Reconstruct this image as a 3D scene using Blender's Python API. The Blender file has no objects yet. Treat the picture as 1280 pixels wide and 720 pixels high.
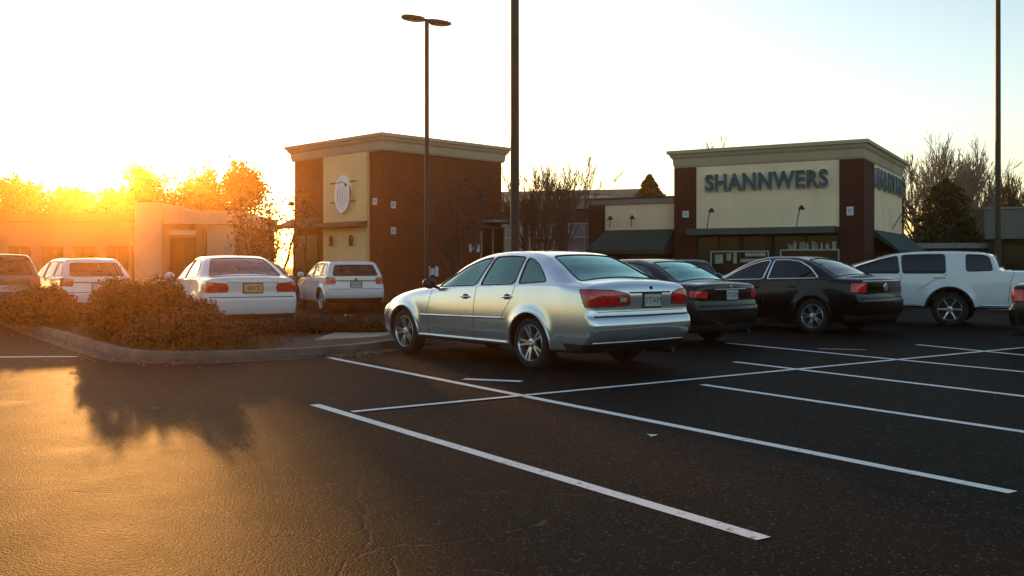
# overall light of the scene
SUN_PX, SUN_ELEV = 140.0, 6.6
SUN, SKY, DUST, OZONE, EXPO = 3.6, .15, 1.0, 1.2, 1.0
HAZE_D, HAZE_G = .0007, .92
import bpy, bmesh, math, random
import numpy as np
from mathutils import Vector, Matrix

rng = np.random.default_rng(7)
random.seed(7)
scene = bpy.context.scene
COL = scene.collection
R = math.radians

# ---------------------------------------------------------------- photo geometry
CAM_H = 1.35
F_PX, CX, HORIZON = 1210.0, 640.0, 331.0          # focal length and horizon row of the 1280x720 photograph

def on_ground(px, py):
    d = CAM_H * F_PX / (py - HORIZON)
    return Vector(((px - CX) / F_PX * d, d, 0.0))

def at_depth(px, py, d):
    return Vector(((px - CX) / F_PX * d, d, CAM_H + (HORIZON - py) / F_PX * d))

def height_at(py, d):
    return CAM_H + (HORIZON - py) / F_PX * d

def along(o, dr, px):
    """distance along the plan line o + s*dr at which picture column px is met"""
    k = (px - CX) / F_PX
    return (k * o[1] - o[0]) / (dr[0] - k * dr[1])

# ---------------------------------------------------------------- objects
def link(o, parent=None):
    COL.objects.link(o)
    if parent is not None:
        o.parent = parent
    return o

def tag(o, label=None, cat=None, group=None, kind=None):
    if label: o['label'] = label
    if cat: o['category'] = cat
    if group: o['group'] = group
    if kind: o['kind'] = kind
    return o

def empty(name, loc=(0, 0, 0), rz=0.0, label=None, cat=None, group=None, parent=None):
    o = bpy.data.objects.new(name, None)
    o.empty_display_size = 0.2
    o.location = loc
    o.rotation_euler = (0, 0, rz)
    link(o, parent)
    return tag(o, label, cat, group)

def np_mesh(name, V, Fc, smooth=False):
    """fast mesh from vertex array and (n,k) face array or list of them"""
    me = bpy.data.meshes.new(name)
    V = np.asarray(V, dtype=np.float64)
    groups = Fc if isinstance(Fc, list) else [Fc]
    groups = [np.asarray(g, dtype=np.int64) for g in groups if len(g)]
    nl = sum(g.size for g in groups)
    nf = sum(len(g) for g in groups)
    me.vertices.add(len(V)); me.loops.add(nl); me.polygons.add(nf)
    me.vertices.foreach_set('co', V.ravel())
    me.loops.foreach_set('vertex_index', np.concatenate([g.ravel() for g in groups]).astype(np.int32))
    starts, s = [], 0
    for g in groups:
        starts.append(s + np.arange(len(g)) * g.shape[1]); s += g.size
    me.polygons.foreach_set('loop_start', np.concatenate(starts).astype(np.int32))
    if smooth:
        me.polygons.foreach_set('use_smooth', np.ones(nf, dtype=bool))
    me.update(calc_edges=True)
    return me

def obj(name, me, mat=None, parent=None, loc=None, rz=None):
    o = bpy.data.objects.new(name, me)
    if mat is not None:
        me.materials.append(mat)
    link(o, parent)
    if loc is not None: o.location = loc
    if rz is not None: o.rotation_euler = (0, 0, rz)
    return o

class MB:
    """collects simple shapes into one mesh"""
    def __init__(self):
        self.v, self.f, self.n = [], [], 0
    def add(self, V, Fc):
        self.v.append(np.asarray(V, dtype=float))
        for f in Fc:
            self.f.append([i + self.n for i in f])
        self.n += len(V)
        return self
    def box(self, x0, x1, y0, y1, z0, z1):
        V = [(x, y, z) for z in (z0, z1) for y in (y0, y1) for x in (x0, x1)]
        return self.add(V, [(0, 2, 3, 1), (4, 5, 7, 6), (0, 1, 5, 4), (2, 6, 7, 3), (0, 4, 6, 2), (1, 3, 7, 5)])
    def prism(self, poly, axis, a, b):
        """closed polygon of 2-D points pushed along an axis from a to b"""
        n = len(poly)
        def P(p, t):
            return {'x': (t, p[0], p[1]), 'y': (p[0], t, p[1]), 'z': (p[0], p[1], t)}[axis]
        V = [P(p, a) for p in poly] + [P(p, b) for p in poly]
        Fc = [tuple(range(n))[::-1], tuple(range(n, 2 * n))]
        for i in range(n):
            j = (i + 1) % n
            Fc.append((i, j, n + j, n + i))
        return self.add(V, Fc)
    def tube(self, pts, rad, seg=8, cap=True):
        pts = [Vector(p) for p in pts]
        rads = rad if isinstance(rad, (list, tuple)) else [rad] * len(pts)
        V, Fc = [], []
        prev = None
        for i, p in enumerate(pts):
            t = (pts[min(i + 1, len(pts) - 1)] - pts[max(i - 1, 0)])
            t = t.normalized() if t.length > 1e-9 else Vector((0, 0, 1))
            ref = prev if prev is not None else (Vector((0, 0, 1)) if abs(t.z) < .9 else Vector((1, 0, 0)))
            a = (ref - t * ref.dot(t))
            a = a.normalized() if a.length > 1e-6 else t.orthogonal().normalized()
            prev = a
            b = t.cross(a)
            for k in range(seg):
                an = 2 * math.pi * k / seg
                V.append(p + (a * math.cos(an) + b * math.sin(an)) * rads[i])
        for i in range(len(pts) - 1):
            for k in range(seg):
                k2 = (k + 1) % seg
                Fc.append((i * seg + k, i * seg + k2, (i + 1) * seg + k2, (i + 1) * seg + k))
        if cap:
            Fc.append(tuple(range(seg))[::-1])
            Fc.append(tuple((len(pts) - 1) * seg + k for k in range(seg)))
        return self.add([tuple(v) for v in V], Fc)
    def lathe(self, prof, axis='y', c=(0, 0, 0), seg=32, closed=False):
        """profile of (along, radius) turned about an axis through c"""
        n = len(prof)
        V, Fc = [], []
        for k in range(seg):
            an = 2 * math.pi * k / seg
            ca, sa = math.cos(an), math.sin(an)
            for (t, r) in prof:
                if axis == 'y': V.append((c[0] + r * ca, c[1] + t, c[2] + r * sa))
                elif axis == 'x': V.append((c[0] + t, c[1] + r * ca, c[2] + r * sa))
                else: V.append((c[0] + r * ca, c[1] + r * sa, c[2] + t))
        m = n if closed else n - 1
        for k in range(seg):
            k2 = (k + 1) % seg
            for i in range(m):
                j = (i + 1) % n
                Fc.append((k * n + i, k2 * n + i, k2 * n + j, k * n + j))
        return self.add(V, Fc)
    def mesh(self, name, smooth=False, fix=True):
        me = bpy.data.meshes.new(name)
        V = np.concatenate(self.v) if self.v else np.zeros((0, 3))
        me.from_pydata([tuple(v) for v in V], [], self.f)
        if fix:
            bm = bmesh.new(); bm.from_mesh(me)
            bmesh.ops.recalc_face_normals(bm, faces=bm.faces[:])
            bm.to_mesh(me); bm.free()
        if smooth:
            me.polygons.foreach_set('use_smooth', np.ones(len(me.polygons), dtype=bool))
        me.update()
        return me
    def build(self, name, mat, parent=None, smooth=False, loc=None, rz=None, bevel=0, auto=None):
        me = self.mesh(name, smooth or auto is not None)
        if bevel:
            bm = bmesh.new(); bm.from_mesh(me)
            bmesh.ops.bevel(bm, geom=bm.edges[:], offset=bevel, segments=2, affect='EDGES', profile=.6, clamp_overlap=True)
            bm.to_mesh(me); bm.free()
        if auto is not None:
            bm = bmesh.new(); bm.from_mesh(me)
            for e in bm.edges:
                if len(e.link_faces) == 2 and e.calc_face_angle(0) > auto: e.smooth = False
            bm.to_mesh(me); bm.free()
        return obj(name, me, mat, parent, loc, rz)

# ---------------------------------------------------------------- materials
class NT:
    def __init__(self, name):
        self.m = bpy.data.materials.new(name)
        self.m.use_nodes = True
        self.t = self.m.node_tree
        self.t.nodes.clear()
        self.out = self.t.nodes.new('ShaderNodeOutputMaterial')
    def n(self, typ, **kw):
        nd = self.t.nodes.new('ShaderNode' + typ)
        for k, v in kw.items():
            if k.startswith('i_'):
                key = k[2:].replace('_', ' ')
                nd.inputs[key].default_value = v
            else:
                setattr(nd, k, v)
        return nd
    def l(self, a, b):
        self.t.links.new(a, b)
    def coord(self, scale=None):
        c = self.n('TexCoord').outputs['Object']
        if scale is not None:
            mp = self.n('Mapping'); mp.inputs['Scale'].default_value = scale
            self.l(c, mp.inputs[0]); c = mp.outputs[0]
        return c
    def noise(self, vec, scale, detail=3, rough=.55, dist=0.0):
        nd = self.n('TexNoise')
        nd.inputs['Scale'].default_value = scale; nd.inputs['Detail'].default_value = detail
        nd.inputs['Roughness'].default_value = rough; nd.inputs['Distortion'].default_value = dist
        if vec is not None: self.l(vec, nd.inputs['Vector'])
        return nd.outputs[0]
    def ramp(self, fac, stops):
        r = self.n('ValToRGB')
        el = r.color_ramp.elements
        while len(el) < len(stops): el.new(.5)
        for e, (p, c) in zip(el, stops):
            e.position = p
            e.color = tuple(c) + (1,) if isinstance(c, (tuple, list)) else (c, c, c, 1)
        self.l(fac, r.inputs[0])
        return r.outputs[0]
    def mix(self, fac, a, b, blend='MIX'):
        m = self.n('Mix', data_type='RGBA', blend_type=blend)
        for s, v in ((0, fac), (6, a), (7, b)):
            if isinstance(v, (int, float)): m.inputs[s].default_value = v if s == 0 else (v, v, v, 1)
            elif isinstance(v, (tuple, list)): m.inputs[s].default_value = tuple(v) + ((1,) if len(v) == 3 else ())
            else: self.l(v, m.inputs[s])
        return m.outputs[2]
    def math(self, op, a, b=None):
        m = self.n('Math', operation=op)
        for i, v in enumerate((a, b)):
            if v is None: continue
            if isinstance(v, (int, float)): m.inputs[i].default_value = v
            else: self.l(v, m.inputs[i])
        return m.outputs[0]
    def bump(self, h, strength=.3, dist=.01):
        b = self.n('Bump'); b.inputs['Strength'].default_value = strength; b.inputs['Distance'].default_value = dist
        self.l(h, b.inputs['Height'])
        return b.outputs[0]
    def bsdf(self, color=(.5, .5, .5), rough=.5, metal=0.0, normal=None, spec=None, coat=0.0, coat_rough=.03, trans=None, emit=None, estr=0):
        p = self.n('BsdfPrincipled')
        def put(key, v):
            if v is None: return
            if isinstance(v, (int, float)): p.inputs[key].default_value = v
            elif isinstance(v, (tuple, list)): p.inputs[key].default_value = tuple(v)[:3] + (1,)
            else: self.l(v, p.inputs[key])
        put('Base Color', color); put('Roughness', rough); put('Metallic', metal); put('Specular IOR Level', spec)
        put('Coat Weight', coat); put('Coat Roughness', coat_rough)
        if emit is not None:
            put('Emission Color', emit); p.inputs['Emission Strength'].default_value = estr
        if normal is not None: self.l(normal, p.inputs['Normal'])
        self.l(p.outputs[0], self.out.inputs[0])
        return p

MATS = {}
def mat(name, color, rough=.5, metal=0.0, var=.15, vscale=3.0, bump=0.0, bscale=40.0, bdist=.01, spec=None, coat=0.0):
    """plain surface with a little noise in colour and relief"""
    if name in MATS: return MATS[name]
    t = NT(name)
    c = t.coord()
    nz = t.noise(c, vscale, 4)
    lo = tuple(v * (1 - var) for v in color); hi = tuple(min(1, v * (1 + var)) for v in color)
    colr = t.ramp(nz, [(.3, lo), (.7, hi)])
    nrm = t.bump(t.noise(c, bscale, 3), bump, bdist) if bump else None
    t.bsdf(colr, rough, metal, nrm, spec, coat)
    MATS[name] = t.m
    return t.m

def text_mesh(name, body, size, mat_, parent, loc, rot, extrude=.05, bold=0.0, sx=1.0, spacing=1.0):
    cu = bpy.data.curves.new(name, 'FONT')
    cu.body = body; cu.size = size; cu.extrude = extrude; cu.offset = bold
    cu.align_x = 'CENTER'; cu.align_y = 'CENTER'; cu.space_character = spacing
    tmp = bpy.data.objects.new(name + '_curve', cu); COL.objects.link(tmp)
    bpy.context.view_layer.update()
    dg = bpy.context.evaluated_depsgraph_get()
    me = bpy.data.meshes.new_from_object(tmp.evaluated_get(dg))
    me.name = name
    bpy.data.objects.remove(tmp); bpy.data.curves.remove(cu)
    me.materials.clear()
    for v in me.vertices: v.co.x *= sx
    o = obj(name, me, mat_, parent)
    o.location = loc; o.rotation_euler = rot
    return o

# ================================================================ vehicles
# a body is the zero surface of a smooth field f(x, y, z): x forward, y to the left, z up, origin on the ground mid-wheelbase
def pchip(pts):
    """monotone cubic through (x, v) points, vectorised"""
    p = sorted(pts)
    X = np.array([a for a, _ in p], float); Y = np.array([b for _, b in p], float)
    h = np.diff(X); d = np.diff(Y) / h
    m = np.zeros(len(X)); m[0], m[-1] = d[0], d[-1]
    for i in range(1, len(X) - 1):
        if d[i - 1] * d[i] > 0:
            w1, w2 = 2 * h[i] + h[i - 1], h[i] + 2 * h[i - 1]
            m[i] = (w1 + w2) / (w1 / d[i - 1] + w2 / d[i])
    def f(x):
        x = np.clip(x, X[0], X[-1])
        i = np.clip(np.searchsorted(X, x, side='right') - 1, 0, len(h) - 1)
        t = (x - X[i]) / h[i]
        return ((1 + 2 * t) * (1 - t) ** 2 * Y[i] + t * (1 - t) ** 2 * h[i] * m[i]
                + t * t * (3 - 2 * t) * Y[i + 1] + t * t * (t - 1) * h[i] * m[i + 1])
    return f

def table(pts, n=1500):
    """the same curve as a fine table (quick to read)"""
    f = pchip(pts)
    lo, hi = min(p[0] for p in pts), max(p[0] for p in pts)
    xs = np.linspace(lo, hi, n); ys = f(xs)
    return lambda x: np.interp(x, xs, ys)

def smax(a, b, k):
    h = np.maximum(k - np.abs(a - b), 0) / k
    return np.maximum(a, b) + h * h * k * .25

def sstep(a, b, x):
    t = np.clip((x - a) / (b - a), 0, 1)
    return t * t * (3 - 2 * t)

def poly_sdf(poly):
    P = np.array(poly, float); Q = np.roll(P, -1, axis=0)
    def d(u, v):
        u = np.asarray(u, float); v = np.asarray(v, float)
        best = np.full(u.shape, 1e9); ins = np.zeros(u.shape, bool)
        for (ax, ay), (bx, by) in zip(P, Q):
            ex, ey = bx - ax, by - ay
            wx, wy = u - ax, v - ay
            t = np.clip((wx * ex + wy * ey) / (ex * ex + ey * ey + 1e-12), 0, 1)
            best = np.minimum(best, (wx - t * ex) ** 2 + (wy - t * ey) ** 2)
            c = (ay > v) != (by > v)
            with np.errstate(divide='ignore', invalid='ignore'):
                xi = ex * (v - ay) / (ey if abs(ey) > 1e-12 else 1e-12) + ax
            ins ^= c & (u < xi)
        s = np.sqrt(best)
        return np.where(ins, -s, s)
    return d

def round_poly(poly, r=.05, n=4):
    """rounds the corners of a polygon"""
    out = []
    m = len(poly)
    for i in range(m):
        p, a, b = Vector(poly[i]), Vector(poly[i - 1]), Vector(poly[(i + 1) % m])
        ra = min(r, (a - p).length * .45); rb = min(r, (b - p).length * .45)
        s = p + (a - p).normalized() * ra; e = p + (b - p).normalized() * rb
        for k in range(n + 1):
            t = k / n
            q = s * (1 - t) ** 2 + p * 2 * t * (1 - t) + e * t * t
            out.append((q.x, q.y))
    return out

class Body:
    def __init__(self, P):
        self.P = P
        self.top = table(P['top'])
        self.plan = table(P['plan'])
        self.belt = table(P['belt'])
        self.xr = table([(z, x) for x, z in P['rear']]) if True else None
        self.xf = table([(z, x) for x, z in P['front']])
    def halfwidth(self, x, z):
        P = self.P
        w = self.plan(x); b = self.belt(x); zm = P.get('zmid', .62); zb = P['zb']
        lo = np.clip((zm - z) / (zm - zb), 0, 1.2); hi = np.clip((z - zm) / np.maximum(b - zm, .05), 0, 1)
        wl = w - P.get('tuck', .055) * lo ** 2 - P.get('barrel', .03) * hi ** 2
        # wheel-arch flares
        for ax in (P['wb'] / 2, -P['wb'] / 2):
            r = np.sqrt((x - ax) ** 2 + (z - P['rw']) ** 2)
            wl = wl + P.get('flare', .018) * np.exp(-np.maximum(r - P['ra'], 0) ** 2 / .0050) * (z < b)
        up = np.maximum(z - b, 0)
        sh = P.get('shoulder', .02) * sstep(0, .05, up)
        return wl - sh - P['lean'] * up - P.get('curv', .10) * up ** 2
    def f(self, x, y, z):
        P = self.P
        ay = np.abs(y)
        side = (ay - self.halfwidth(x, z)) * .95
        s = sstep(P['xmid'] - .5, P['xmid'] + .5, x)
        xe = x + y * y * (P['cf'] * s - P['cr'] * (1 - s))
        top = z - self.top(xe) + P.get('crown', .06) * y * y
        slope = (self.top(xe + .01) - self.top(xe - .01)) / .02
        top = top / np.sqrt(1 + slope * slope)
        g = smax(side, top, P.get('k_roof', .13))
        fr = x - self.xf(z) + P['kf'] * y * y
        re = self.xr(z) - x + P['kr'] * y * y
        g = smax(g, fr, P.get('k_front', .16))
        g = smax(g, re, P.get('k_rear', .08))
        g = smax(g, P['zb'] - z, .06)
        if 'bed' in P:
            x0, x1, hw, z0 = P['bed']
            q = np.maximum(np.maximum(x0 - x, x - x1), np.maximum(ay - hw, z0 - z))
            g = smax(g, -q, .03)
        return g
    def grad(self, V, e=.004):
        x, y, z = V[:, 0], V[:, 1], V[:, 2]
        g = np.stack([self.f(x + e, y, z) - self.f(x - e, y, z), self.f(x, y + e, z) - self.f(x, y - e, z),
                      self.f(x, y, z + e) - self.f(x, y, z - e)], 1) / (2 * e)
        return g
    def settle(self, V, it=2):
        for _ in range(it):
            g = self.grad(V)
            n2 = np.maximum((g * g).sum(1), .05)
            st = -(self.f(V[:, 0], V[:, 1], V[:, 2]) / n2)[:, None] * g
            ln = np.linalg.norm(st, axis=1, keepdims=True)
            V = V + st * np.minimum(1, .03 / np.maximum(ln, 1e-9))
        return V
    def side_y(self, x, z):
        """y of the left flank at (x, z)"""
        x = np.asarray(x, float); z = np.asarray(z, float)
        lo = np.full(x.shape, .1); hi = np.full(x.shape, 1.4)
        for _ in range(26):
            m = (lo + hi) / 2
            s = self.f(x, m, z) < 0
            lo = np.where(s, m, lo); hi = np.where(s, hi, m)
        return lo
    def rear_x(self, y, z):
        y = np.asarray(y, float); z = np.asarray(z, float)
        lo = np.full(y.shape, self.P['x0'] - .2); hi = np.full(y.shape, self.P['x0'] + 1.0)
        for _ in range(26):
            m = (lo + hi) / 2
            s = self.f(m, y, z) < 0
            hi = np.where(s, m, hi); lo = np.where(s, lo, m)
        return hi
    def top_z(self, x, y):
        x = np.asarray(x, float); y = np.asarray(y, float)
        lo = np.full(x.shape, .5); hi = np.full(x.shape, 2.4)
        for _ in range(26):
            m = (lo + hi) / 2
            s = self.f(x, y, m) < 0
            lo = np.where(s, m, lo); hi = np.where(s, hi, m)
        return lo
    def surface(self, h):
        P = self.P
        xs = np.arange(P['x0'] - 2.5 * h, P['x1'] + 2.5 * h, h)
        hw = P['W'] + .06 + 2 * h
        ny = int(math.ceil(hw / h))
        ys = (np.arange(-ny, ny) + .5) * h
        zs = np.arange(P['zb'] - 2.5 * h, P['H'] + 2.5 * h, h)
        X, Y, Z = np.meshgrid(xs, ys, zs, indexing='ij')
        D = self.f(X, Y, Z)
        S = D < 0
        nx, nyy, nz = D.shape
        # cells that hold the surface
        c = np.zeros((nx - 1, nyy - 1, nz - 1), np.int8)
        for i in (0, 1):
            for j in (0, 1):
                for k in (0, 1):
                    c += S[i:nx - 1 + i, j:nyy - 1 + j, k:nz - 1 + k]
        act = (c > 0) & (c < 8)
        idx = -np.ones(act.shape, np.int64)
        I, J, K = np.nonzero(act)
        idx[I, J, K] = np.arange(len(I))
        acc = np.zeros((len(I), 3)); cnt = np.zeros(len(I))
        corners = [(i, j, k) for i in (0, 1) for j in (0, 1) for k in (0, 1)]
        for a in corners:
            for ax in range(3):
                if a[ax] == 1: continue
                b = list(a); b[ax] = 1
                da = D[I + a[0], J + a[1], K + a[2]]; db = D[I + b[0], J + b[1], K + b[2]]
                cr = (da < 0) != (db < 0)
                t = np.where(cr, da / np.where(cr, da - db, 1), 0)
                p = np.stack([np.full(len(I), float(a[0])), np.full(len(I), float(a[1])), np.full(len(I), float(a[2]))], 1)
                p[:, ax] += t
                acc += p * cr[:, None]; cnt += cr
        V = acc / cnt[:, None]
        V = np.stack([xs[0] + (I + V[:, 0]) * h, ys[0] + (J + V[:, 1]) * h, zs[0] + (K + V[:, 2]) * h], 1)
        Q = []
        # edges along x, y, z that cross
        for ax in range(3):
            A = [slice(1, -1)] * 3; B = [slice(1, -1)] * 3
            A[ax] = slice(0, -1); B[ax] = slice(1, None)
            sa, sb = S[tuple(A)], S[tuple(B)]
            i, j, k = np.nonzero(sa != sb)
            ins = sa[i, j, k]
            o = [1, 1, 1]; o[ax] = 0
            g = np.stack([i + o[0], j + o[1], k + o[2]], 1)
            u, w = [(1, 2), (2, 0), (0, 1)][ax]
            def at(du, dw):
                q = g.copy(); q[:, u] += du; q[:, w] += dw
                return idx[q[:, 0], q[:, 1], q[:, 2]]
            quad = np.stack([at(-1, -1), at(0, -1), at(0, 0), at(-1, 0)], 1)
            quad = np.where(ins[:, None], quad, quad[:, ::-1])
            Q.append(quad)
        Fc = np.concatenate(Q)
        Fc = Fc[(Fc >= 0).all(1)]
        V = self.settle(V, 3)
        return V, Fc

def submesh(name, V, N, Fc, off=0.0, flip=False):
    used, inv = np.unique(Fc.ravel(), return_inverse=True)
    f2 = inv.reshape(Fc.shape)
    v2 = V[used] + N[used] * off
    n2 = N[used]
    if flip:
        f2 = f2[:, ::-1]; n2 = -n2
    me = np_mesh(name, v2, f2, smooth=True)
    me.normals_split_custom_set_from_vertices([tuple(n) for n in n2])
    return me

def rim_loops(V, Fc):
    """closed rims of a patch of quads, lightly smoothed in order"""
    cnt = {}
    for q in Fc:
        for k in range(4):
            a, b = int(q[k]), int(q[(k + 1) % 4])
            if (b, a) in cnt: del cnt[(b, a)]
            else: cnt[(a, b)] = 1
    nxt = {}
    for a, b in cnt: nxt.setdefault(a, b)
    out = []
    while nxt:
        s, b = next(iter(nxt.items())); lp = [s]; del nxt[s]
        while b in nxt:
            lp.append(b); c = nxt[b]; del nxt[b]; b = c
        if len(lp) > 12: out.append(lp + [lp[0]])
    return out

def ribbon_tube(pts, r):
    return MB().tube(pts, r, seg=6)

def resample(poly, step=.04, closed=True):
    out = []
    m = len(poly)
    for i in range(m if closed else m - 1):
        a, b = Vector(poly[i]), Vector(poly[(i + 1) % m])
        n = max(1, int(round((b - a).length / step)))
        for k in range(n):
            p = a.lerp(b, k / n)
            out.append((p.x, p.y))
    if closed: out.append(out[0])
    else: out.append(tuple(poly[-1]))
    return out

def car_mats():
    M = {}
    M['tyre'] = mat('tyre_rubber', (.013, .013, .013), .85, var=.3, vscale=20, bump=.3, bscale=90)
    M['alloy'] = mat('alloy_metal', (.62, .63, .65), .3, .9, var=.06)
    M['dark'] = mat('dark_plastic', (.010, .010, .011), .6, var=.2)
    M['under'] = mat('underbody_black', (.006, .006, .006), .9, var=.3)
    M['chrome'] = mat('chrome_trim', (.75, .76, .78), .14, 1.0, var=.03)
    M['seat'] = mat('seat_fabric', (.10, .095, .09), .8, var=.2, bump=.2)
    M['plate'] = mat('plate_white', (.42, .46, .46), .45, var=.08, vscale=8)
    M['plate_tan'] = mat('plate_tan', (.50, .36, .14), .45, var=.08, vscale=8)
    M['ink'] = mat('plate_ink', (.05, .07, .08), .5)
    for nm, tint, gl in (('glass_teal', (.58, .78, .73), 1.0), ('glass_dark', (.06, .075, .075), 1.0), ('glass_clear', (.55, .66, .60), 1.0)):
        t = NT(nm)
        tr = t.n('BsdfTransparent'); tr.inputs[0].default_value = tint + (1,)
        g = t.n('BsdfGlossy'); g.inputs['Roughness'].default_value = .03; g.inputs[0].default_value = (.58, .98, .92, 1) if nm == 'glass_teal' else (.95, .98, .97, 1)
        fr = t.n('Fresnel'); fr.inputs[0].default_value = 1.52
        c = t.coord(); nz = t.noise(c, 1.6, 2)
        fac = t.math('MULTIPLY', fr.outputs[0], 1.4 if nm == 'glass_teal' else 1.15)
        fac = t.math('ADD', fac, t.math('MULTIPLY', nz, .28 if nm == 'glass_teal' else .03))
        mx = t.n('MixShader'); t.l(fac, mx.inputs[0]); t.l(tr.outputs[0], mx.inputs[1]); t.l(g.outputs[0], mx.inputs[2])
        t.l(mx.outputs[0], t.out.inputs[0])
        M[nm] = t.m
    # red lens: deep red plastic over small cells
    t = NT('red_lens'); c = t.coord()
    vo = t.n('TexVoronoi'); vo.inputs['Scale'].default_value = 26; t.l(c, vo.inputs['Vector'])
    colr = t.ramp(vo.outputs[0], [(.1, (.85, .022, .022)), (.6, (.46, .008, .010))])
    t.bsdf(colr, .18, 0, t.bump(vo.outputs[0], .25, .01), .6, 1.0)
    M['red'] = t.m
    t = NT('clear_lens'); c = t.coord()
    vo = t.n('TexVoronoi'); vo.inputs['Scale'].default_value = 40; t.l(c, vo.inputs['Vector'])
    t.bsdf(t.ramp(vo.outputs[0], [(0, (.85, .85, .85)), (.7, (.45, .47, .48))]), .12, .4, t.bump(vo.outputs[0], .3, .01), .6, 1.0)
    M['clear'] = t.m
    # lit lamp of the dark cars: tail lamps that are on
    t = NT('lit_red_lens'); c = t.coord()
    vo = t.n('TexVoronoi'); vo.inputs['Scale'].default_value = 22; t.l(c, vo.inputs['Vector'])
    e = t.ramp(vo.outputs[0], [(.05, (1, .05, .05)), (.5, (.7, .012, .014))])
    t.bsdf((.3, .01, .01), .2, 0, None, .5, 1.0, emit=e, estr=.06)
    M['lit'] = t.m
    return M
CM = car_mats()

def paint(name, color, metal=.0, rough=.35, flake=.05, coat=1.0, spec=.5):
    if name in MATS: return MATS[name]
    t = NT(name); c = t.coord()
    nz = t.noise(c, 1.3, 3)
    colr = t.ramp(nz, [(.3, tuple(v * (1 - flake) for v in color)), (.7, tuple(min(1, v * (1 + flake)) for v in color))])
    dust = t.noise(c, 9, 5)
    rg = t.ramp(dust, [(.3, rough * .97), (.75, rough * 1.04)])
    t.bsdf(colr, rg, metal, None, spec, coat, .05)
    MATS[name] = t.m
    return t.m

_wheel_cache = {}
def wheel_meshes(r, w, spokes, rim_r, style):
    key = (r, w, spokes, rim_r, style)
    if key in _wheel_cache: return _wheel_cache[key]
    # axis along y, outer face towards +y
    ty = MB()
    prof = [(-w / 2, rim_r), (-w / 2, r - .05), (-w / 2 + .012, r - .018), (-w / 2 + .04, r), (w / 2 - .04, r), (w / 2 - .012, r - .018), (w / 2, r - .05), (w / 2 - .004, rim_r + .02), (w / 2 - .012, rim_r)]
    ty.lathe(prof, 'y', seg=48)
    tyre = ty.mesh('tyre', True)
    rm = MB()
    yo = w / 2 - .012
    rm.lathe([(yo - .16, rim_r * .93), (yo - .015, rim_r * .95), (yo, rim_r * .985), (yo + .006, rim_r), (yo - .004, rim_r + .012), (yo - .02, rim_r + .004)], 'y', seg=48)
    rm.lathe([(yo - .05, .001), (yo - .012, .03), (yo - .018, .055), (yo - .035, .062), (yo - .07, .062)], 'y', seg=20)
    for k in range(spokes):
        if style == 'pair':
            a = 2 * math.pi * (k // 2) / (spokes / 2) + (.17 if k % 2 else -.17)
        else:
            a = 2 * math.pi * k / spokes
        ca, sa = math.cos(a), math.sin(a)
        w0, w1 = (.017, .013) if style != 'five' else (.04, .028)
        V = []
        for rr, hw, yy in ((.045, w0, yo - .028), (rim_r * .55, (w0 + w1) / 2 * .9, yo - .018), (rim_r * .965, w1, yo - .012)):
            for s in (-1, 1):
                V.append((rr * ca - s * hw * sa, yy, rr * sa + s * hw * ca))
                V.append((rr * ca - s * hw * 1.25 * sa, yy - .035, rr * sa + s * hw * 1.25 * ca))
        Fc = []
        for i in (0, 4):
            Fc += [(i, i + 2, i + 6, i + 4), (i, i + 4, i + 5, i + 1), (i + 2, i + 3, i + 7, i + 6), (i + 1, i + 5, i + 7, i + 3)]
        rm.add(V, Fc)
    rim = rm.mesh('rim')
    dk = MB()
    dk.lathe([(yo - .09, .001), (yo - .09, .15), (yo - .10, .151), (yo - .105, rim_r * .95), (-w / 2 + .01, rim_r * .96), (-w / 2 + .01, .001)], 'y', seg=32)
    disc = dk.mesh('wheel')
    for me, m in ((tyre, CM['tyre']), (rim, CM['alloy']), (disc, CM['dark'])):
        me.materials.append(m)
    _wheel_cache[key] = (tyre, rim, disc)
    return _wheel_cache[key]

def place_mesh(name, me, parent, loc=(0, 0, 0), rz=0):
    o = bpy.data.objects.new(name, me)
    o.location = loc; o.rotation_euler = (0, 0, rz)
    return link(o, parent)

def seat_mesh(x, y, z, w=.5, rest=True):
    b = MB()
    b.box(x - .25, x + .27, y - w / 2, y + w / 2, z, z + .14)
    b.prism([(x - .27, z + .1), (x - .15, z + .1), (x - .28, z + .64), (x - .38, z + .64)], 'y', y - w / 2, y + w / 2)
    if rest:
        b.prism([(x - .37, z + .68), (x - .28, z + .68), (x - .30, z + .86), (x - .37, z + .86)], 'y', y - .13, y + .13)
        b.box(x - .34, x - .32, y - .05, y + .05, z + .6, z + .7)
    return b

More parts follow.
